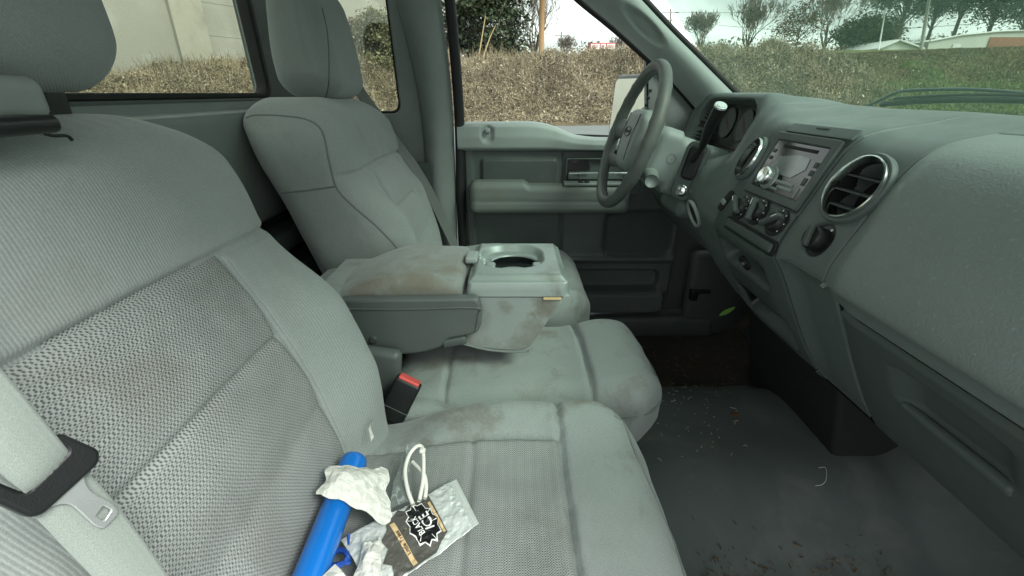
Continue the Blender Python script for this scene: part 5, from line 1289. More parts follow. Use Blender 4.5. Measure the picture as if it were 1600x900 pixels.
def build_litter():
    # blue aluminium tube wedged against the backrest
    t = thing('blue_tube', 'bright blue metal tube wedged between seat cushion and backrest', 'tube', U(510, 830, Z=ZS + 0.0))
    a = U(555, 716, Z=-0.478); b = U(475, 925, Z=-0.490)
    ax = (b - a) / np.linalg.norm(b - a); s = np.cross(ax, (0, 0, 1)); s /= np.linalg.norm(s); n = np.cross(s, ax)
    L = np.linalg.norm(b - a) + 0.05; r = 0.0185
    fr = frame(a, s, n, ax)
    lathe('tube_body', [(r * 0.78, 0.001), (r * 0.94, 0.0035), (r, 0.009), (r, 0.034), (r * 0.975, 0.035), (r * 0.975, 0.037), (r, 0.038), (r, L)], fr, M['blue'], t, n=40)
    lathe('end_hole', [(0.0035, -0.0005), (0.003, 0.001), (0.0, 0.0012)], fr, M['steel'], t, n=16, cap0=False)
    # wrapper
    c = [U(533, 846, Z=-0.512), U(713, 749, Z=-0.514), U(748, 818, Z=-0.514), U(622, 903, Z=-0.512)]
    # u along the long side (upper-left corner -> upper-right), v from far edge to near edge
    c = [c[0], c[1], c[2], U(590, 938, Z=-0.512)]
    def zoff(u, v, P):
        f = 0.0026 * (1 - np.abs(fbm(P, 55, 4, 31)) * 1.6) + 0.0030 * np.sin(np.pi * v) + 0.002 * np.sin(u * 7)
        return f * (1 - 0.8 * (u > 0.93))
    def at(u, v, lift=0.0):
        P = bil(c, u, v); P = P.copy(); P[..., 2] += zoff(u, v, P) + (lift + 0.0012 if lift else 0); return P
    u, v = np.meshgrid(np.linspace(0, 1, 160), np.linspace(0, 1, 90), indexing='ij')
    w = thing('foil_wrapper', 'silver foil wrapper printed BLACK ICE lying on the seat cushion', 'wrapper', c[0])
    P = at(u, v)
    # crimped end
    P[..., 2] += 0.0007 * np.sin(u * 700) * (u > 0.93)
    surf('wrapper_foil', P, M['foil'], w, thick=0.0006)
    lu = np.linalg.norm(c[1] - c[0]); lv = np.linalg.norm(c[2] - c[1])
    def ink(name, V, F, mat, lift):
        """V 2-D in (u,v) units -> on the wrapper"""
        V = np.asarray(V, float)
        return mk(name, at(V[:, 0], V[:, 1], lift), F, mat, w, smooth=False)
    def poly(name, pts, mat, lift, grid=0):
        pts = np.asarray(pts, float)
        m = len(pts)
        V, F = plate_geo([[(p[0], p[1]) for p in pts]], 0.0)
        # subdivide so that the ink follows the crumples
        import bmesh
        bm = bmesh.new(); vs = [bm.verts.new(q) for q in V]
        for f in F:
            try: bm.faces.new([vs[i] for i in f])
            except ValueError: pass
        bmesh.ops.remove_doubles(bm, verts=bm.verts, dist=1e-6)
        bmesh.ops.triangulate(bm, faces=bm.faces)
        for _ in range(4):
            es = [e for e in bm.edges if e.calc_length() > 0.045]
            if not es: break
            bmesh.ops.subdivide_edges(bm, edges=es, cuts=1); bmesh.ops.triangulate(bm, faces=bm.faces)
        V = np.array([q.co[:] for q in bm.verts]); bm.verts.index_update(); F = [tuple(q.index for q in f.verts) for f in bm.faces]; bm.free()
        return ink(name, V[:, :2], F, mat, lift)
    A = lv / lu
    # dark printed field
    poly('print_field', [(0.34, 0.04), (0.40, 0.10), (0.45, 0.02), (0.49, 0.10), (0.55, 0.03), (0.62, 0.06), (0.72, 0.06), (0.712, 0.82), (0.62, 0.90), (0.55, 0.97), (0.40, 0.99), (0.16, 0.97), (0.20, 0.80), (0.15, 0.70), (0.24, 0.55), (0.22, 0.40), (0.30, 0.28)], M['ink_grey'], 0.0010)
    # jagged black burst with a white edge
    k = 11; ang = np.linspace(0, 2 * math.pi, 2 * k, endpoint=False) + 0.15
    rr = np.where(np.arange(2 * k) % 2 == 0, 1.0, 0.82) * (1 + 0.06 * np.sin(ang * 3))
    def burst(s): return [(0.565 + 0.135 * s * r_ * math.cos(q), 0.475 + 0.42 * s * r_ * math.sin(q)) for q, r_ in zip(ang, rr)]
    poly('burst_edge', burst(1.0), M['ink_white'], 0.0016); poly('burst_mark', burst(0.93), M['ink'], 0.0022)
    for q in ang[::4]:
        p0 = np.array([0.565 + 0.135 * 0.55 * math.cos(q), 0.475 + 0.42 * 0.60 * math.sin(q)]); p1 = np.array([0.565 + 0.118 * math.cos(q), 0.475 + 0.37 * math.sin(q)])
        d = p1 - p0; nn = np.array([-d[1] * A, d[0] / A]); nn /= max(np.hypot(nn[0], nn[1] * A), 1e-6)
        e = 0.0035
        poly('crack_line', [tuple(p0 - nn * e * 0.3), tuple(p1 - nn * e), tuple(p1 + nn * e), tuple(p0 + nn * e * 0.3)], M['ink_white'], 0.0026)
    poly('tan_strip', [(0.678, 0.18), (0.702, 0.18), (0.702, 0.80), (0.678, 0.80)], M['ink_tan'], 0.0019)
    poly('name_strip', [(0.335, 0.22), (0.375, 0.22), (0.375, 0.96), (0.335, 0.96)], M['ink_tan'], 0.0016)
    def word(s, u0, v0, size_u, mat, lift, sq=1.0, bold=0.0):
        V, F = text_geo(s, 1.0, 0.0, bold)
        # text x runs from the near edge (v=1) to the far edge (v=0); text up runs to smaller u
        uu = u0 - V[:, 1] * size_u; vv = v0 - V[:, 0] * size_u / A * sq
        ink('lettering', np.stack([uu, vv], -1), F, mat, lift)
    word('BLACK', 0.520, 0.48, 0.070, M['ink_white'], 0.0032, 0.80, 0.012)
    word('ICE', 0.603, 0.48, 0.118, M['ink_white'], 0.0032, 0.86, 0.016)
    word('Little Trees', 0.355, 0.59, 0.042, M['ink'], 0.0027, 1.0, 0.01)
    word('®', 0.425, 0.42, 0.028, M['ink_tan'], 0.0022)
    # papers
    c1 = [U(498, 778, Z=-0.455), U(512, 733, Z=-0.452), U(606, 724, Z=-0.470), U(612, 806, Z=-0.490)]
    def ol(u, v): return u + 0.06 * np.sin(v * 9) * (u - 0.5) + 0.03 * np.sin(v * 23), v + 0.08 * np.sin(u * 7 + 1) * (v - 0.5) + 0.05 * np.sin(u * 17) * (v > 0.5) * (v - 0.5)
    crumpled('paper_scrap', c1, 0.006, 28, M['paper'], 'crumpled white paper scrap draped over the blue tube', 'paper scrap', 3, outline=ol, arch=0.012)
    c2 = [U(545, 915, Z=-0.498), U(566, 848, Z=-0.495), U(597, 838, Z=-0.497), U(594, 918, Z=-0.500)]
    crumpled('paper_scrap', c2, 0.005, 26, M['paper'], 'torn white paper strip lying over the dark end of the wrapper', 'paper scrap', 13, outline=ol, arch=0.008)
    c3 = [U(493, 905, Z=-0.475), U(522, 878, Z=-0.475), U(545, 905, Z=-0.480), U(520, 935, Z=-0.480)]
    crumpled('paper_scrap', c3, 0.0012, 10, M['paper'], 'flat white paper corner beside the blue cord', 'paper scrap', 23)
    # clear film beside it
    c4 = [U(612, 800, Z=-0.510), U(616, 752, Z=-0.495), U(640, 700, Z=-0.505), U(645, 786, Z=-0.512)]
    crumpled('clear_film', c4, 0.004, 30, M['film'], 'clear plastic film sticking out from under the white paper', 'plastic film', 33)
    # white cord loop
    q = [U(646, 790, Z=-0.505), U(637, 765, Z=-0.500), U(633, 735, Z=-0.495), U(640, 710, Z=-0.488), U(652, 697, Z=-0.482), U(660, 700, Z=-0.484), U(662, 720, Z=-0.490), U(661, 750, Z=-0.498), U(655, 783, Z=-0.505)]
    wl = thing('white_cord_loop', 'loop of knotted white cord standing up behind the foil wrapper', 'cord', U(650, 780, Z=ZS))
    tube('cord_strand', smooth_path(q, 8), 0.0028, M['white_cord'], wl, n=10)
    q = [U(645, 722, Z=-0.500), U(656, 733, Z=-0.498), U(663, 742, Z=-0.498), U(666, 760, Z=-0.502), U(664, 779, Z=-0.507)]
    tube('cord_strand', smooth_path(q, 8), 0.0027, M['white_cord'], wl, n=10)
    rb('cord_knot', (0.009, 0.009, 0.007), 0.003, ax_frame(U(660, 704, Z=-0.482)), M['white_cord'], wl)
    # blue cord coil
    pts = []
    for k in range(46):
        an = k * 0.62; rx = 17 + 4 * math.sin(k * 0.9); ry = 12 + 3 * math.cos(k * 1.3)
        pts.append(U(527 + rx * math.cos(an) + 3 * math.sin(k), 872 + ry * math.sin(an), Z=-0.512 + 0.010 * (k % 7) / 7))
    pts.insert(0, U(545, 835, Z=-0.508))
    tag(tube('blue_string', smooth_path(pts, 4), 0.0021, M['blue_cord'], n=8), 'tangled dark blue string beside the blue metal tube', 'string')
    # small paper bits in the gap by the buckle
    c5 = [U(578, 688, Z=-0.50), U(581, 645, Z=-0.475), U(586, 648, Z=-0.475), U(582, 686, Z=-0.50)]
    crumpled('paper_scrap', c5, 0.007, 60, M['paper'], 'thin white paper sliver stuck in the gap below the buckle', 'paper scrap', 43, n=30, outline=ol)
# ---------------------------------------------------------------- outside
ZG = -1.45
def crest(X):
    return smooth_interp(X, [-60, -25, -14, -6, 0, 12, 30, 60, 140], [0.6, 0.6, 0.75, 1.5, 1.65, 1.85, 2.5, 2.9, 3.4])
def bank_front(X): return 23.6 + 0.6 * np.sin(X * 0.35) - 4.5 * sstep(X, 12, 30) - 6.5 * sstep(-np.asarray(X, float), 7, 13)
def bank_z(X, Y):
    X = np.asarray(X, float); Y = np.asarray(Y, float)
    t = sstep((Y - bank_front(X)) / (7.4 + 7 * sstep(X, 14, 34)))
    z = ZG + (crest(X) - ZG) * t
    bumps = fbm(np.stack([X, Y, 0 * X], -1), 0.40, 3, 51) * 0.46 + fbm(np.stack([X, Y, 0 * X], -1), 1.6, 2, 61) * 0.20
    rough = 1 - 0.85 * sstep(X, 15, 22)
    z = z + bumps * sstep(t, 0.02, 0.3) * rough * (1 - 0.75 * sstep(Y, 33, 40))
    # vine-covered mounds
    for (mx, my, h, r) in ((3.3, 26.6, 1.15, 1.7), (-0.9, 27.3, 0.6, 1.8), (7.6, 29.0, 0.8, 2.4), (13.5, 28.0, 0.6, 2.4), (-9.5, 28, 0.8, 1.6)):
        z = z + h * np.exp(-((X - mx) ** 2 + (Y - my) ** 2) / r ** 2)
    z = z + 0.072 * np.clip(Y - 33, 0, 45)
    rm = np.random.default_rng(77)
    for _ in range(60):
        mx, my, h, r = rm.uniform(-20, 19), rm.uniform(24.8, 31.5), rm.uniform(0.12, 0.55), rm.uniform(0.5, 1.6)
        z = z + h * np.exp(-((X - mx) ** 2 + (Y - my) ** 2) / r ** 2) * (1 - sstep(X, 12, 18))
    return z
def nonuni(*segs):
    return np.unique(np.concatenate([np.linspace(a, b, n) for a, b, n in segs]))
def scatter_cards(name, Pc, size, mat, elong=1.6, flat=0.5, seed=1, parent=None, droop=0.0):
    """leaf-like quads at points Pc; each is a loose piece"""
    r = np.random.default_rng(seed); n = len(Pc)
    A = r.normal(size=(n, 3)); A[:, 2] *= flat; A[:, 2] -= droop; A /= np.linalg.norm(A, axis=1, keepdims=True)
    B = r.normal(size=(n, 3)); B -= A * (A * B).sum(1, keepdims=True); B /= np.linalg.norm(B, axis=1, keepdims=True)
    s = (np.asarray(size) * r.uniform(0.55, 1.45, n))[:, None]
    A = A * s * elong * 0.5; B = B * s * 0.5
    C = np.cross(A, B); C /= np.maximum(np.linalg.norm(C, axis=1, keepdims=True), 1e-9)
    bend = C * s * 0.18
    V = np.stack([Pc - A, Pc + B * 0.9 + bend, Pc + A, Pc - B * 0.9 + bend], 1).reshape(-1, 3)
    F = np.arange(4 * n).reshape(-1, 4)
    return mk(name, V, F, mat, parent, smooth=False) if parent is not None else mk(name, V, F, mat, smooth=False, loc=Pc.mean(0))
def grow(P0, d0, L, r, depth, out, rs, spread=0.5, ratio=0.74, up=0.12, segs=3, kids=(2, 3), minr=0.004):
    P = [np.array(P0, float)]; d = np.array(d0, float); d /= np.linalg.norm(d)
    for k in range(segs):
        d = d + rs.normal(size=3) * 0.10 + np.array([0, 0, up * 0.35]); d /= np.linalg.norm(d)
        P.append(P[-1] + d * L / segs)
    r1 = max(r * 0.70, minr)
    out.append((np.array(P), np.linspace(r, r1, segs + 1)))
    if depth == 0: return
    for _ in range(rs.integers(kids[0], kids[1] + 1)):
        nd_ = d + rs.normal(size=3) * spread + np.array([0, 0, up]); nd_ /= np.linalg.norm(nd_)
        k0 = rs.integers(max(1, segs - 1), segs + 1)
        grow(P[k0], nd_, L * ratio * rs.uniform(0.8, 1.15), r1 * rs.uniform(0.6, 0.85), depth - 1, out, rs, spread, ratio, up, segs, kids, minr)
def twigs(out, n):
    g = Geo()
    for P, r in out: g.add(*tube_geo(P, r, n))
    return g
def bare_tree(base, h, label, seed, spread=0.55, depth=6, r=None, lean=(0, 0, 1), group=None, ratio=0.80, up=0.30, kids=(2, 3), minr=0.010):
    rs = np.random.default_rng(seed); base = np.array(base, float)
    t = thing('bare_tree', label, 'tree', base, group)
    out = []; grow(base - np.array([0, 0, 0.3]), lean, h * 0.13, r or h * 0.024, 0, out, rs, spread, ratio, up, 3, kids, minr)
    p0 = out[0][0][-1]; n0 = 6
    for k in range(n0):
        an = k / n0 * 6.28 + rs.uniform(-0.4, 0.4); q = rs.uniform(0.35, 0.95) if k else 0.1
        grow(p0 if k % 2 else out[0][0][-2], (math.cos(an) * q, math.sin(an) * q, 1.0), h * 0.19, h * 0.014, depth - 1, out, rs, spread, ratio, up, 3, kids, minr)
    tr = [o for o in out if o[1][0] > h * 0.0105] or out[:1]
    ids = {id(o[0]) for o in tr}
    twigs(tr, 7).mk('trunk', M['bark'], t); twigs([o for o in out if id(o[0]) not in ids], 3).mk('crown', M['twig'], t)
    return t
def leafy_tree(name, base, h, w, label, mat, seed, nclump=70, per=110, leaf=0.16, trunk_r=0.14, low=0.12, group=None, hollow=0.35, elong=1.7, top=0.6, flat=0.7):
    rs = np.random.default_rng(seed); base = np.array(base, float)
    t = thing(name, label, 'tree', base, group)
    out = []
    c = []
    for _ in range(nclump):
        z = rs.uniform(low, 1.0) ** 0.9
        prof = math.sqrt(max(0.03, 1 - ((z - (low + top) / 2 - 0.06) / (0.60)) ** 2))
        a = rs.uniform(0, 6.28); q = rs.uniform(hollow, 1.0) ** 0.6 * w / 2 * prof * rs.uniform(0.8, 1.08)
        c.append(np.array([q * math.cos(a), q * math.sin(a), z * h]))
    pts = []
    for p in c:
        k = int(per * rs.uniform(0.5, 1.4)); s = w * rs.uniform(0.07, 0.15)
        pts.append(base + p + rs.normal(size=(k, 3)) * np.array([s, s, s * 0.62]))
        mid = base + np.array([p[0] * 0.25, p[1] * 0.25, p[2] * 0.62]); st = base + np.array([0, 0, p[2] * 0.45])
        if rs.random() < 0.5: out.append((smooth_path([st, mid, base + p], 3), np.linspace(trunk_r * 0.3, 0.015, 7)))
    out.append((smooth_path([base - np.array([0, 0, 0.4]), base + np.array([0.1 * trunk_r, 0, h * 0.4]), base + np.array([0, 0, h * 0.85])], 4), np.linspace(trunk_r, trunk_r * 0.25, 9)))
    twigs(out, 6).mk('trunk', M['bark'], t)
    scatter_cards('crown', np.concatenate(pts), leaf, mat, elong, flat, seed, t)
    return t
def pole(px, y, top_py, r, label, mat='wood', base_z=None, lean=0.0, arm=None, group=None, cat='utility pole', name='utility_pole'):
    b = U(px, 90, Y=y); zb = bank_z(b[0], y) - 0.3 if base_z is None else base_z
    tp = U(px + lean, top_py, Y=y)
    t = thing(name, label, cat, (b[0], y, float(zb)), group)
    tube('pole_shaft', [(b[0], y, float(zb)), ((b[0] + tp[0]) / 2, y, (float(zb) + tp[2]) / 2), (tp[0], y, tp[2])], np.array([r, r * 0.93, r * 0.85]), M[mat], t, n=14)
    if arm:
        for dz, w in arm:
            rb('cross_arm', (w, 0.10, 0.12), 0.01, ax_frame((tp[0], y - r, tp[2] - dz)), M[mat], t, n=(1, 1, 1), k=1)
    return t, tp
def build_outside():
    # --- ground: one sheet out to the horizon, with the bank
    xs = nonuni((-400, -60, 14), (-60, -30, 20), (-30, 50, 300), (50, 100, 26), (100, 420, 14))
    ys = nonuni((-120, 0, 10), (0, 18, 12), (18, 38, 130), (38, 70, 20), (70, 500, 18))
    X, Y = np.meshgrid(xs, ys, indexing='ij')
    Z = bank_z(X, Y)
    g = surf('ground', np.stack([X, Y, Z], -1), M['bank_soil'], loc=(0, 0, ZG)); tag(g, kind='structure')
    # asphalt lot and the road strip at the foot of the bank
    y1 = np.linspace(-45, 90, 220)
    e = bank_front(y1) - 1.4 + 0.15 * np.sin(y1 * 1.7)
    P = np.stack([np.stack([y1, np.full_like(y1, -60), np.full_like(y1, ZG + 0.012)], -1), np.stack([y1, np.full_like(y1, 6), np.full_like(y1, ZG + 0.012)], -1), np.stack([y1, e, np.full_like(y1, ZG + 0.012)], -1)], 1)
    rd = surf('road', P, M['asphalt'], loc=(0, 0, ZG)); tag(rd, kind='structure')
    # --- vine litter on the bank
    r = np.random.default_rng(5)
    n = 430000
    x = r.uniform(-24, 34, n); tt = r.uniform(0, 1, n) ** 0.85; y = bank_front(x) - 0.3 + tt * 9.5
    keep = r.uniform(0, 1, n) < (1 - 0.96 * sstep(x, 15.5, 21.5)); x, y = x[keep], y[keep]
    z = bank_z(x, y) + np.abs(r.normal(0, 0.13, len(x)))
    tag(scatter_cards('dead_vines', np.stack([x, y, z], -1), np.where(r.uniform(0, 1, len(x)) < 0.06, 0.085, 0.038), M['dead_leaf'], 2.4, 0.8, 6, droop=1.0), 'tangle of dead tan vines covering the whole bank', 'dead vines', kind='stuff')
    # long dead runners lying over the leaves
    n = 16000; x = r.uniform(-22, 17, n); y = bank_front(x) + r.uniform(0, 9, n); p0 = np.stack([x, y, bank_z(x, y) + np.abs(r.normal(0, 0.08, n)) + 0.03], -1)
    a = r.uniform(0, 6.28, n); Ls = r.uniform(0.2, 0.7, n); x1 = x + np.cos(a) * Ls; y1 = y + np.sin(a) * Ls; p1 = np.stack([x1, y1, bank_z(x1, y1) + np.abs(r.normal(0, 0.12, n)) + 0.02], -1)
    w = np.array([0, 0.003, 0.009]); V = np.stack([p0 - w, p1 - w, p1 + w, p0 + w], 1).reshape(-1, 3)
    tag(mk('dead_runners', V, np.arange(len(V)).reshape(-1, 4), M['stalk'], smooth=False, loc=(0, 26, ZG)), 'long dead runners of vine lying over the bank', 'dead vines', kind='stuff')
    # standing dry stalks
    n = 8000; x = r.uniform(-22, 20, n); y = bank_front(x) + r.uniform(0.05, 1, n) ** 0.6 * 9; z = bank_z(x, y)
    L = r.uniform(0.25, 0.75, n); d = r.normal(size=(n, 3)) * np.array([0.35, 0.35, 0]) + np.array([0, 0, 1]); d *= L[:, None]
    x2 = r.uniform(-4.2, 1.2, 260); y2 = r.uniform(26.5, 29.5, 260); z2 = bank_z(x2, y2); L2 = r.uniform(0.4, 1.0, 260); d2 = (r.normal(size=(260, 3)) * np.array([0.28, 0.28, 0]) + np.array([0, 0, 1])) * L2[:, None]
    p = np.concatenate([np.stack([x, y, z], -1), np.stack([x2, y2, z2], -1)]); d = np.concatenate([d, d2]); w = np.array([0.012, 0.004, 0])
    V = np.stack([p - w, p + w, p + d + w * 0.4, p + d - w * 0.4], 1).reshape(-1, 3)
    tag(mk('dry_stalks', V, np.arange(len(V)).reshape(-1, 4), M['stalk'], smooth=False, loc=(0, 26, ZG)), 'dry upright stalks standing among the dead vines', 'dry stalks', kind='stuff')
    # green grass on the slope to the front of the truck
    n = 170000; x = r.uniform(15, 52, n); y = bank_front(x) + r.uniform(-0.5, 15, n)
    k = r.uniform(0, 1, n) < sstep(x, 15.5, 21); x, y = x[k], y[k]; z = bank_z(x, y)
    h_ = r.uniform(0.05, 0.15, len(x)); d = r.normal(size=(len(x), 3)) * 0.06; d[:, 2] = h_
    a = r.uniform(0, 6.28, len(x)); w = np.stack([np.cos(a), np.sin(a), 0 * a], -1) * 0.025
    p = np.stack([x, y, z], -1)
    gm = (fbm(p, 0.22, 4, 77) * 0.9 + 0.08 - 0.9 * sstep(y - bank_front(x), 3.0, 8.0)) > 0.0
    for nm, sel, mt, lb in (('green_grass', gm, 'grass', 'short green grass on the lower slope'), ('dry_grass', ~gm, 'grass_dry', 'dry brown grass on the upper slope')):
        V = np.stack([p - w, p + w, p + d + w * 0.2, p + d - w * 0.2], 1)[sel].reshape(-1, 3)
        tag(mk(nm, V, np.arange(len(V)).reshape(-1, 4), M[mt], smooth=False, loc=(30, 26, ZG)), lb, 'grass', kind='stuff')
    bz = lambda x, y: float(bank_z(np.array([x]), np.array([y]))[0])
    def base(px, y, dz=-0.1): q = U(px, 90, Y=y); return np.array([q[0], y, bz(q[0], y) + dz])
    # --- evergreen and shrubs
    leafy_tree('evergreen_tree', base(757, 33), 7.8, 4.9, 'dense dark evergreen tree standing behind the dead vines', M['leaf_ever'], 11, 150, 150, 0.155, 0.16, 0.02, top=0.55)
    leafy_tree('vine_shrub', base(592, 29), 2.7, 2.3, 'pale green vine-covered shrub seen through the narrow quarter window', M['leaf_pale'], 12, 60, 150, 0.10, 0.06, 0.02)
    leafy_tree('vine_shrub', base(558, 30), 2.2, 2.2, 'tan vine-covered shrub lower than the pale green one beside it', M['dead_leaf'], 13, 50, 150, 0.10, 0.05, 0.02)
    leafy_tree('vine_shrub', base(1240, 34), 3.1, 3.0, 'reddish brown vine-smothered bush in front of a bare tree', M['leaf_red'], 14, 40, 90, 0.075, 0.07, 0.02)
    # tan broken canes by the evergreen
    for k, (a, b, lb) in enumerate((((744, 92), (759, 22), 'tall pale bare cane leaning in front of the evergreen'), ((748, 92), (775, 38), 'shorter pale cane leaning further over beside the tall cane'))):
        p0, p1 = U(*a, Y=28.2), U(*b, Y=28.2)
        tag(tube('bare_cane', smooth_path([p0 - np.array([0, 0, 0.6]), (p0 + p1) / 2 + np.array([0.06, 0, 0]), p1], 5), np.linspace(0.045, 0.02, 11), M['cane'], n=7), lb, 'cane')
    # --- bare trees
    bare_tree(base(834, 38), 8.0, 'bare upright tree behind the wooden utility pole', 21, 0.45, 7, up=0.3)
    bare_tree(base(1092, 60), 6.4, 'small bare spreading tree just beyond the windshield pillar', 22, 0.5, 7, minr=0.027)
    bare_tree(base(1166, 60), 7.6, 'round-headed bare tree standing alone on the bank top', 23, 0.5, 7, minr=0.027)
    bare_tree(base(1283, 48), 7.6, 'tall bare tree rising behind the reddish vine bush', 24, 0.48, 7, minr=0.022)
    bare_tree(base(885, 70), 4.0, 'hazy low bare tree between the pole and the sign', 25, 0.6, 6, minr=0.027)
    bare_tree(base(968, 75), 4.4, 'grey bare tree partly behind the sign', 26, 0.6, 6, minr=0.027)
    # --- pines and dark trees
    for k, (px, y, h, w, lb, low, mt) in enumerate((
        (1393, 62, 11.5, 9.0, 'forked dark pine with spreading crown over the white gable', 0.38, 'leaf_pine'),
        (1478, 72, 17, 10, 'tall open pine behind the long white building', 0.30, 'leaf_pine'),
        (1530, 70, 18, 11, 'dense tall pine above the middle of the long roof', 0.22, 'leaf_pine'),
        (1610, 64, 19, 13, 'huge dark pine at the brick end of the long building', 0.15, 'leaf_pine'),
        (1440, 78, 14, 8, 'grey pine between the two leaning poles', 0.3, 'leaf_pine'),
        (1345, 66, 3.2, 7, 'low olive hedge tree beside the white gable', 0.02, 'leaf_olive'),
        (1580, 82, 20, 12, 'far pine closing the gap behind the long building', 0.2, 'leaf_pine'))):
        leafy_tree('pine_tree' if mt == 'leaf_pine' else 'hedge_tree', base(px, y), h, w, lb, M[mt], 40 + k, 80, 130, 0.18, 0.28, low, hollow=0.1, elong=2.4, top=0.8)
    
    # --- poles and wires
    _, t1 = pole(846, 29.5, -60, 0.17, 'thick brown wooden utility pole in the door window', 'wood', lean=2, base_z=0.8)
    pole(832, 45, 22, 0.05, 'thin pale post beside the wooden pole', 'wood_grey', lean=0)
    _, t2 = pole(1048, 80, 14, 0.12, 'distant utility pole with one short cross arm', 'wood_grey', arm=((0.5, 2.6), (1.5, 1.4)))
    _, t3 = pole(877, 95, 50, 0.12, 'tiny far utility pole with cross arm above the vines', 'wood_grey', arm=((0.6, 2.4),))
    _, t4 = pole(1436, 46, -40, 0.14, 'pale grey leaning pole in front of the long white building', 'wood_grey', lean=22)
    _, t5 = pole(1370, 54, 12, 0.07, 'slim white pole standing before the forked pine', 'white_metal', lean=14)
    for k, (a, b, lb) in enumerate(((t2 + np.array([0.8, 0, -0.4]), U(1700, -60, Y=46), 'upper thin power line crossing above the bare trees'), (t2 + np.array([0.3, 0, -1.4]), U(1700, 22, Y=46), 'lower thin power line sagging behind the bare trees'))):
        s = np.linspace(0, 1, 30)[:, None]; P = a * (1 - s) + b * s; P[:, 2] -= 1.4 * np.sin(np.pi * s[:, 0])
        tag(tube('power_line', P, 0.022, M['black'], n=5), lb, 'power line')
    # --- sign
    a, b = U(921, 67, Y=48), U(961, 79, Y=48)
    s = thing('roadside_sign', 'white sign with red border showing above the dead vines', 'sign', (a[0], 48, bz(a[0], 48)))
    w = b[0] - a[0]; zc = (a[2] + b[2]) / 2; hgt = a[2] - b[2]
    rb('sign_board', (w, 0.18, hgt * 1.0), 0.02, ax_frame(((a[0] + b[0]) / 2, 48, zc)), M['sign_red'], s, n=(1, 1, 1), k=1)
    xx = a[0] + 0.10
    for fr_, txt in ((0.36, 'HICKORY'), (0.22, 'MINI'), (0.34, 'CENTER')):
        ww = w * fr_
        pn = rb('sign_panel', (ww - 0.08, 0.03, hgt * 0.70), 0.006, ax_frame((xx + ww / 2, 47.9, zc)), M['sign_white'], s, n=(1, 1, 1), k=1)
        V, F = text_geo(txt, 1.0, 0.004); V = V / np.abs(V[:, :2]).max(0).clip(1e-3)[[0, 1, 1]] * np.array([0, 0, 0]) if False else V
        ex = V[:, 0].max() - V[:, 0].min(); ey = V[:, 1].max() - V[:, 1].min()
        V = np.stack([V[:, 0] / ex * (ww - 0.28), V[:, 1] / ey * hgt * 0.40, V[:, 2]], -1)
        mk('lettering', frame((xx + ww / 2, 47.878, zc), (1, 0, 0), (0, 0, 1), (0, -1, 0))(V), F, M['sign_red'], pn, smooth=False)
        xx += ww + 0.03
    rb('sign_base', (w * 0.96, 0.16, 0.9), 0.02, ax_frame(((a[0] + b[0]) / 2 + 0.05, 48.05, b[2] - 0.47)), M['sign_cream'], s, n=(1, 1, 1), k=1)
    rb('sign_post', (0.14, 0.2, 3.0), 0.02, ax_frame((a[0] - 0.06, 48, zc + hgt / 2 - 1.45)), M['black'], s, n=(1, 1, 1), k=1)
    # --- concrete building seen through the rear window
    c = U(286, 112, X=-17.5); dr = np.array([0.53, 0.85, 0]); dr /= np.linalg.norm(dr); nn = np.array([0.85, -0.53, 0]); nn /= np.linalg.norm(nn)
    b = thing('concrete_building', 'windowless cream concrete building behind the rear window', 'building', (c[0], c[1], -1.0))
    f = frame((c[0], c[1], 0), dr, (0, 0, 1), nn)
    def wb(name, u0, u1, z0, z1, t0, t1, mat, parent): 
        return rb(name, (u1 - u0, z1 - z0, t1 - t0), 0.01, frame(f(np.array([[(u0 + u1) / 2, (z0 + z1) / 2, (t0 + t1) / 2]]))[0], dr, (0, 0, 1), nn), mat, parent, n=(1, 1, 1), k=1)
    wl = wb('wall', -32, 24, -1.2, 10, -6, 0, M['concrete'], b)
    pu = [(float((U(px, py, X=-17.5) - c) @ dr)) for px, py in ((286, 112), (334, 115))]
    def along(px, py=60):
        d = ray(px, py); t = (c @ nn) / (d @ nn); return float((d * t - c) @ dr), float((d * t)[2])
    u0, u1 = along(284, 100)[0], along(333, 100)[0]
    wb('pilaster', u0, u1, -1.2, 10, -0.2, 0.28, M['concrete_light'], b)
    for z in (along(350, 8)[1], along(350, 58)[1]):
        wb('wall_joint', u1 + 0.02, 24, z - 0.015, z + 0.015, -0.02, 0.006, M['concrete_dark'], b)
    ud, zd = along(240, 105); wb('wall_door', ud - 0.42, ud + 0.42, -0.9, zd + 0.55, -0.05, 0.02, M['concrete_mid'], b)
    ul, zl = along(383, 47); wb('wall_lamp', ul - 0.12, ul + 0.12, zl - 0.10, zl + 0.10, 0, 0.2, M['trim_dark'], b)
    # --- long white building and gabled house to the front
    y = 62
    b = thing('long_building', 'long low white building with brick end below the pines', 'building', (U(1520, 75, Y=y)[0], y, 2.4))
    A = [U(1450, 79, Y=y), U(1452, 65, Y=y), U(1500, 56, Y=y), U(1560, 50, Y=y), U(1660, 47, Y=y), U(1660, 80, Y=y)]
    pl_ = plate('wall', [[(q[0], q[2] - (1.2 if i in (0, 5) else 0)) for i, q in enumerate(A)]], 9.0, frame((0, y + 4.5, 0), (1, 0, 0), (0, 0, 1), (0, -1, 0)), M['white_wall'], b)
    tube('roof_edge', [q + np.array([0, -0.1, 0.05]) for q in A[1:5]], 0.10, M['roof_white'], b, n=6)
    q0, q1 = U(1547, 58, Y=y), U(1598, 74, Y=y)
    rb('brick_panel', (q1[0] - q0[0], 0.12, q0[2] - q1[2] + 1.0), 0.01, ax_frame(((q0[0] + q1[0]) / 2, y - 0.05, (q0[2] + q1[2]) / 2 - 0.5)), M['brick'], b, n=(1, 1, 1), k=1)
    q0, q1 = U(1488, 71, Y=y), U(1498, 77, Y=y)
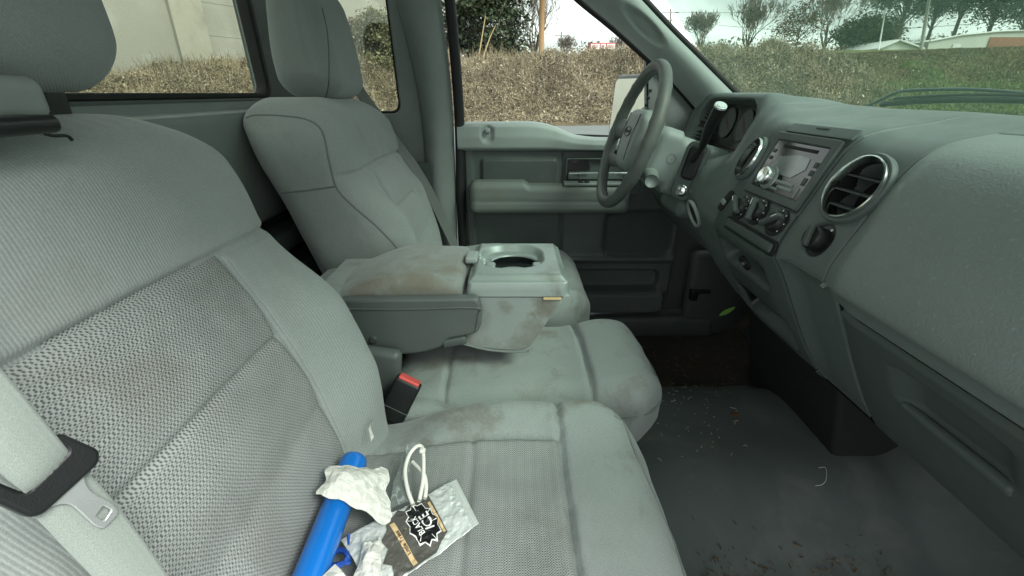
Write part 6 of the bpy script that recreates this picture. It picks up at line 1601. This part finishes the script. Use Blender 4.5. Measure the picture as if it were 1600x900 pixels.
    rb('door', (q1[0] - q0[0], 0.12, 1.1), 0.01, ax_frame(((q0[0] + q1[0]) / 2, y - 0.05, (q0[2] + q1[2]) / 2 - 0.2)), M['roof_white'], b, n=(1, 1, 1), k=1)
    y = 58
    h = thing('gable_house', 'small white gabled house behind the bank edge', 'house', (U(1405, 78, Y=y)[0], y, 2.4))
    A = [U(1372, 82, Y=y), U(1374, 77, Y=y), U(1403, 64, Y=y), U(1440, 77, Y=y), U(1440, 82, Y=y)]
    plate('wall', [[(q[0], q[2] - (1.0 if i in (0, 4) else 0)) for i, q in enumerate(A)]], 7.0, frame((0, y + 3.5, 0), (1, 0, 0), (0, 0, 1), (0, -1, 0)), M['white_wall'], h)
    for a_, b_ in ((A[1], A[2]), (A[2], A[3])):
        e = b_ - a_; L = np.linalg.norm(e); up = np.array([-e[2], 0, e[0]]) / L
        rb('roof', (L * 1.08, 7.6, 0.16), 0.02, frame((a_ + b_) / 2 + up * 0.08 + np.array([0, 3.5, 0]), e, (0, 1, 0), up), M['roof_white'], h, n=(1, 1, 1), k=1)
    # far tree line so that the plateau does not end bare
    n = 45000; x = r.uniform(-200, 260, n); y = r.uniform(115, 150, n)
    z = bank_z(x, y) + r.uniform(0, 1, n) ** 1.4 * (4.6 + 1.8 * fbm(np.stack([x, 0 * x, 0 * x], -1), 0.06, 3, 90))
    tag(scatter_cards('far_treeline', np.stack([x, y, z], -1), 0.5, M['leaf_far'], 1.6, 0.7, 91), 'low grey line of far woods beyond the bank', 'woods', kind='stuff')
def build_light():
    w = bpy.data.worlds.new('World'); scene.world = w; w.use_nodes = True; nt = w.node_tree; nt.nodes.clear()
    out = nt.nodes.new('ShaderNodeOutputWorld'); bg = nt.nodes.new('ShaderNodeBackground')
    sky = nt.nodes.new('ShaderNodeTexSky'); sky.sky_type = 'NISHITA'; sky.sun_disc = False
    EL, AZ = math.radians(46), math.radians(128)     # direction towards the sun, azimuth from +Y clockwise
    sky.sun_elevation = EL; sky.sun_rotation = AZ; sky.air_density = 1.2; sky.dust_density = 3.0
    tc = nt.nodes.new('ShaderNodeTexCoord'); mp = nt.nodes.new('ShaderNodeMapping'); mp.inputs['Scale'].default_value = (1, 1, 3.2)
    nt.links.new(tc.outputs['Generated'], mp.inputs[0])
    n = nd(nt, 'ShaderNodeTexNoise', Scale=2.6, Detail=7.0, Roughness=0.55, Distortion=0.3); nt.links.new(mp.outputs[0], n.inputs['Vector'])
    cl = ramp(nt, n.outputs['Fac'], 0.30, 0.72, (CLO * 0.32, CLO * 0.355, CLO * 0.355), (CLO * 1.17, CLO * 1.20, CLO * 1.17))
    sm = nd(nt, 'ShaderNodeVectorMath', operation='SCALE'); nt.links.new(sky.outputs[0], sm.inputs[0]); sm.inputs[3].default_value = 1.0
    # heavy cloud cover over the sky texture (cloud values are in the sky texture's own units)
    col = mix(nt, 0.90, sm.outputs[0], cl)
    nt.links.new(col, bg.inputs[0]); bg.inputs[1].default_value = 0.12
    nt.links.new(bg.outputs[0], out.inputs[0])
    L = bpy.data.lights.new('sun', 'SUN'); L.energy = SUN_E; L.angle = math.radians(25); L.color = (1.0, 0.99, 0.965)
    o = bpy.data.objects.new('sun', L); COL.objects.link(o)
    dirv = Vector((math.sin(AZ) * math.cos(EL), math.cos(AZ) * math.cos(EL), math.sin(EL)))
    o.rotation_euler = dirv.to_track_quat('Z', 'Y').to_euler(); o.location = dirv * 30
    cam = bpy.data.cameras.new('camera'); co = bpy.data.objects.new('camera', cam); COL.objects.link(co)
    cam.sensor_width = 36; cam.lens = 36 * FPX / 1600; cam.clip_start = 0.02; cam.clip_end = 2000
    co.rotation_euler = (math.pi / 2 - PITCH, 0, 0); scene.camera = co
    vs = scene.view_settings; vs.view_transform = 'Standard'; vs.look = 'None'; vs.exposure = EXPO; vs.gamma = 1.0
    try: vs.use_curve_mapping = False
    except Exception: pass
    cy = scene.cycles
    cy.use_denoising = True
    try: cy.denoiser = 'OPENIMAGEDENOISE'; cy.denoising_input_passes = 'RGB_ALBEDO_NORMAL'
    except Exception: pass
    cy.max_bounces = 8; cy.diffuse_bounces = 5; cy.glossy_bounces = 3; cy.transparent_max_bounces = 12; cy.caustics_reflective = False; cy.caustics_refractive = False
    cy.sample_clamp_indirect = 6
CLO, SUN_E, EXPO = 6.0, 1.5, 1.70
def ground_mat():
    m, nt, b = new_mat('bank ground'); gp = nt.nodes.new('ShaderNodeNewGeometry').outputs['Position']
    c = mix(nt, ramp(nt, noise(nt, gp, 1.3, 8, 0.7), 0.35, 0.65), (0.05, 0.04, 0.026), (0.17, 0.135, 0.085))
    g = mix(nt, ramp(nt, noise(nt, gp, 0.35, 6, 0.65), 0.40, 0.60), (0.085, 0.125, 0.035), (0.15, 0.125, 0.062))
    sx = nt.nodes.new('ShaderNodeSeparateXYZ'); nt.links.new(gp, sx.inputs[0])
    mr = nd(nt, 'ShaderNodeMapRange'); nt.links.new(sx.outputs[0], mr.inputs[0]); mr.inputs[1].default_value = 15; mr.inputs[2].default_value = 20
    nt.links.new(mix(nt, mr.outputs[0], c, g), b.inputs['Base Color']); b.inputs['Roughness'].default_value = 0.95; b.inputs['Specular IOR Level'].default_value = 0.1
    bump(nt, b, noise(nt, gp, 9, 5), 0.8, 0.1); return m
def more_mats():
    M['speaker_mesh'] = plastic('speaker mesh', (0.06, 0.074, 0.069), 0.7, grain=500, gstr=0.9, gdist=0.003)
    M['gauge_red'] = plastic('gauge red', (0.25, 0.03, 0.025), 0.5, gstr=0)
    M['trim_light2'] = plastic('armrest skin', (0.15, 0.175, 0.16), 0.5, dirt=0.3)
    M['body_paint'] = plastic('white truck paint', (0.6, 0.62, 0.6), 0.25, gstr=0)
    M['straw_pale'] = island_mat('pale straw', [(0.5, 0.46, 0.32), (0.36, 0.31, 0.2), (0.6, 0.58, 0.47)])
    M['straw_brown'] = island_mat('brown crumbs', [(0.20, 0.13, 0.06), (0.10, 0.065, 0.03), (0.30, 0.22, 0.12)])
    M['leaf_brown'] = plastic('brown leaf', (0.14, 0.07, 0.04), 0.7)
    M['leaf_green'] = plastic('green leaf', (0.15, 0.34, 0.04), 0.5)
    M['wiper'] = plastic('grey wiper arm', (0.045, 0.06, 0.062), 0.5)
    M['bank_soil'] = ground_mat()
    M['asphalt'] = plastic('asphalt', (0.13, 0.145, 0.14), 0.9, grain=60, gstr=0.4, dscale=0.6, dirt=0.3, dirtcol=(0.09, 0.09, 0.085), gdist=0.01)
    M['dead_leaf'] = island_mat('dead leaves', [(0.045, 0.037, 0.026), (0.32, 0.265, 0.18), (0.13, 0.10, 0.068), (0.58, 0.51, 0.38), (0.24, 0.19, 0.125), (0.08, 0.064, 0.043)], nscale=0.55)
    M['stalk'] = island_mat('dry stalks', [(0.30, 0.245, 0.155), (0.19, 0.15, 0.095), (0.40, 0.345, 0.23)], nscale=0.5)
    M['grass'] = island_mat('green grass', [(0.085, 0.12, 0.032), (0.13, 0.165, 0.052), (0.165, 0.185, 0.075)], nscale=0.4)
    M['grass_dry'] = island_mat('dry grass', [(0.12, 0.10, 0.055), (0.20, 0.16, 0.085), (0.15, 0.13, 0.06)], nscale=0.4)
    M['leaf_ever'] = island_mat('evergreen leaves', [(0.014, 0.026, 0.011), (0.03, 0.052, 0.02), (0.05, 0.075, 0.03), (0.09, 0.075, 0.04)], 0.5, 0.35, nscale=0.6)
    M['leaf_pale'] = island_mat('pale vine leaves', [(0.10, 0.12, 0.055), (0.20, 0.19, 0.10), (0.30, 0.27, 0.16)], nscale=0.6)
    M['leaf_red'] = island_mat('reddish vine leaves', [(0.085, 0.055, 0.032), (0.15, 0.105, 0.06), (0.20, 0.16, 0.09)], nscale=0.6)
    M['leaf_pine'] = island_mat('pine needles', [(0.03, 0.043, 0.028), (0.055, 0.072, 0.045), (0.085, 0.10, 0.062)], nscale=0.3)
    M['leaf_olive'] = island_mat('olive leaves', [(0.06, 0.075, 0.026), (0.095, 0.11, 0.04)], nscale=0.3)
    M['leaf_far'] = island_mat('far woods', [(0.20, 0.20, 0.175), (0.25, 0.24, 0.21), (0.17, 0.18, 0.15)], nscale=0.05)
    M['bark'] = plastic('bark', (0.095, 0.08, 0.062), 0.9, grain=25, gstr=0.6, gdist=0.02)
    M['twig'] = plastic('twigs', (0.21, 0.185, 0.155), 0.9, gstr=0)
    M['cane'] = plastic('pale cane', (0.42, 0.33, 0.16), 0.8, gstr=0)
    M['wood'] = plastic('pole wood', (0.30, 0.18, 0.085), 0.85, grain=40, gstr=0.5, gdist=0.01, dirt=0.4, dirtcol=(0.16, 0.11, 0.07), dscale=3)
    M['wood_grey'] = plastic('grey pole wood', (0.24, 0.235, 0.20), 0.85, gstr=0)
    M['white_metal'] = plastic('white metal', (0.72, 0.74, 0.7), 0.5, gstr=0)
    M['concrete'] = plastic('cream concrete', (0.31, 0.305, 0.26), 0.85, grain=3, gstr=0.1, dirt=0.9, dirtcol=(0.38, 0.38, 0.345), dscale=0.45)
    M['concrete_light'] = plastic('lighter concrete', (0.37, 0.36, 0.295), 0.85, gstr=0, dirt=0.4, dscale=0.7)
    M['concrete_mid'] = plastic('grey concrete', (0.26, 0.26, 0.225), 0.85, gstr=0)
    M['concrete_dark'] = plastic('joint', (0.15, 0.15, 0.13), 0.85, gstr=0)
    M['sign_red'] = plastic('sign red', (0.42, 0.05, 0.06), 0.5, gstr=0); M['sign_white'] = plastic('sign white', (0.78, 0.76, 0.70), 0.5, gstr=0)
    M['sign_cream'] = plastic('sign cream', (0.66, 0.64, 0.42), 0.5, gstr=0)
    M['white_wall'] = plastic('pale wall', (0.52, 0.53, 0.47), 0.8, gstr=0); M['roof_white'] = plastic('white trim', (0.74, 0.76, 0.73), 0.6, gstr=0)
    M['brick'] = plastic('brick', (0.26, 0.12, 0.075), 0.85, gstr=0)
setup_mats(); more_mats(); M['door_glass'] = glass('clear door glass', (0.96, 0.99, 0.97), 0.010, 0.003)
build_seats(); build_console(); build_belts()
build_dash(); build_wheel(); build_column()
CAB = build_cab(); build_door(CAB); build_floor_things()
build_litter()
build_outside()
build_light()
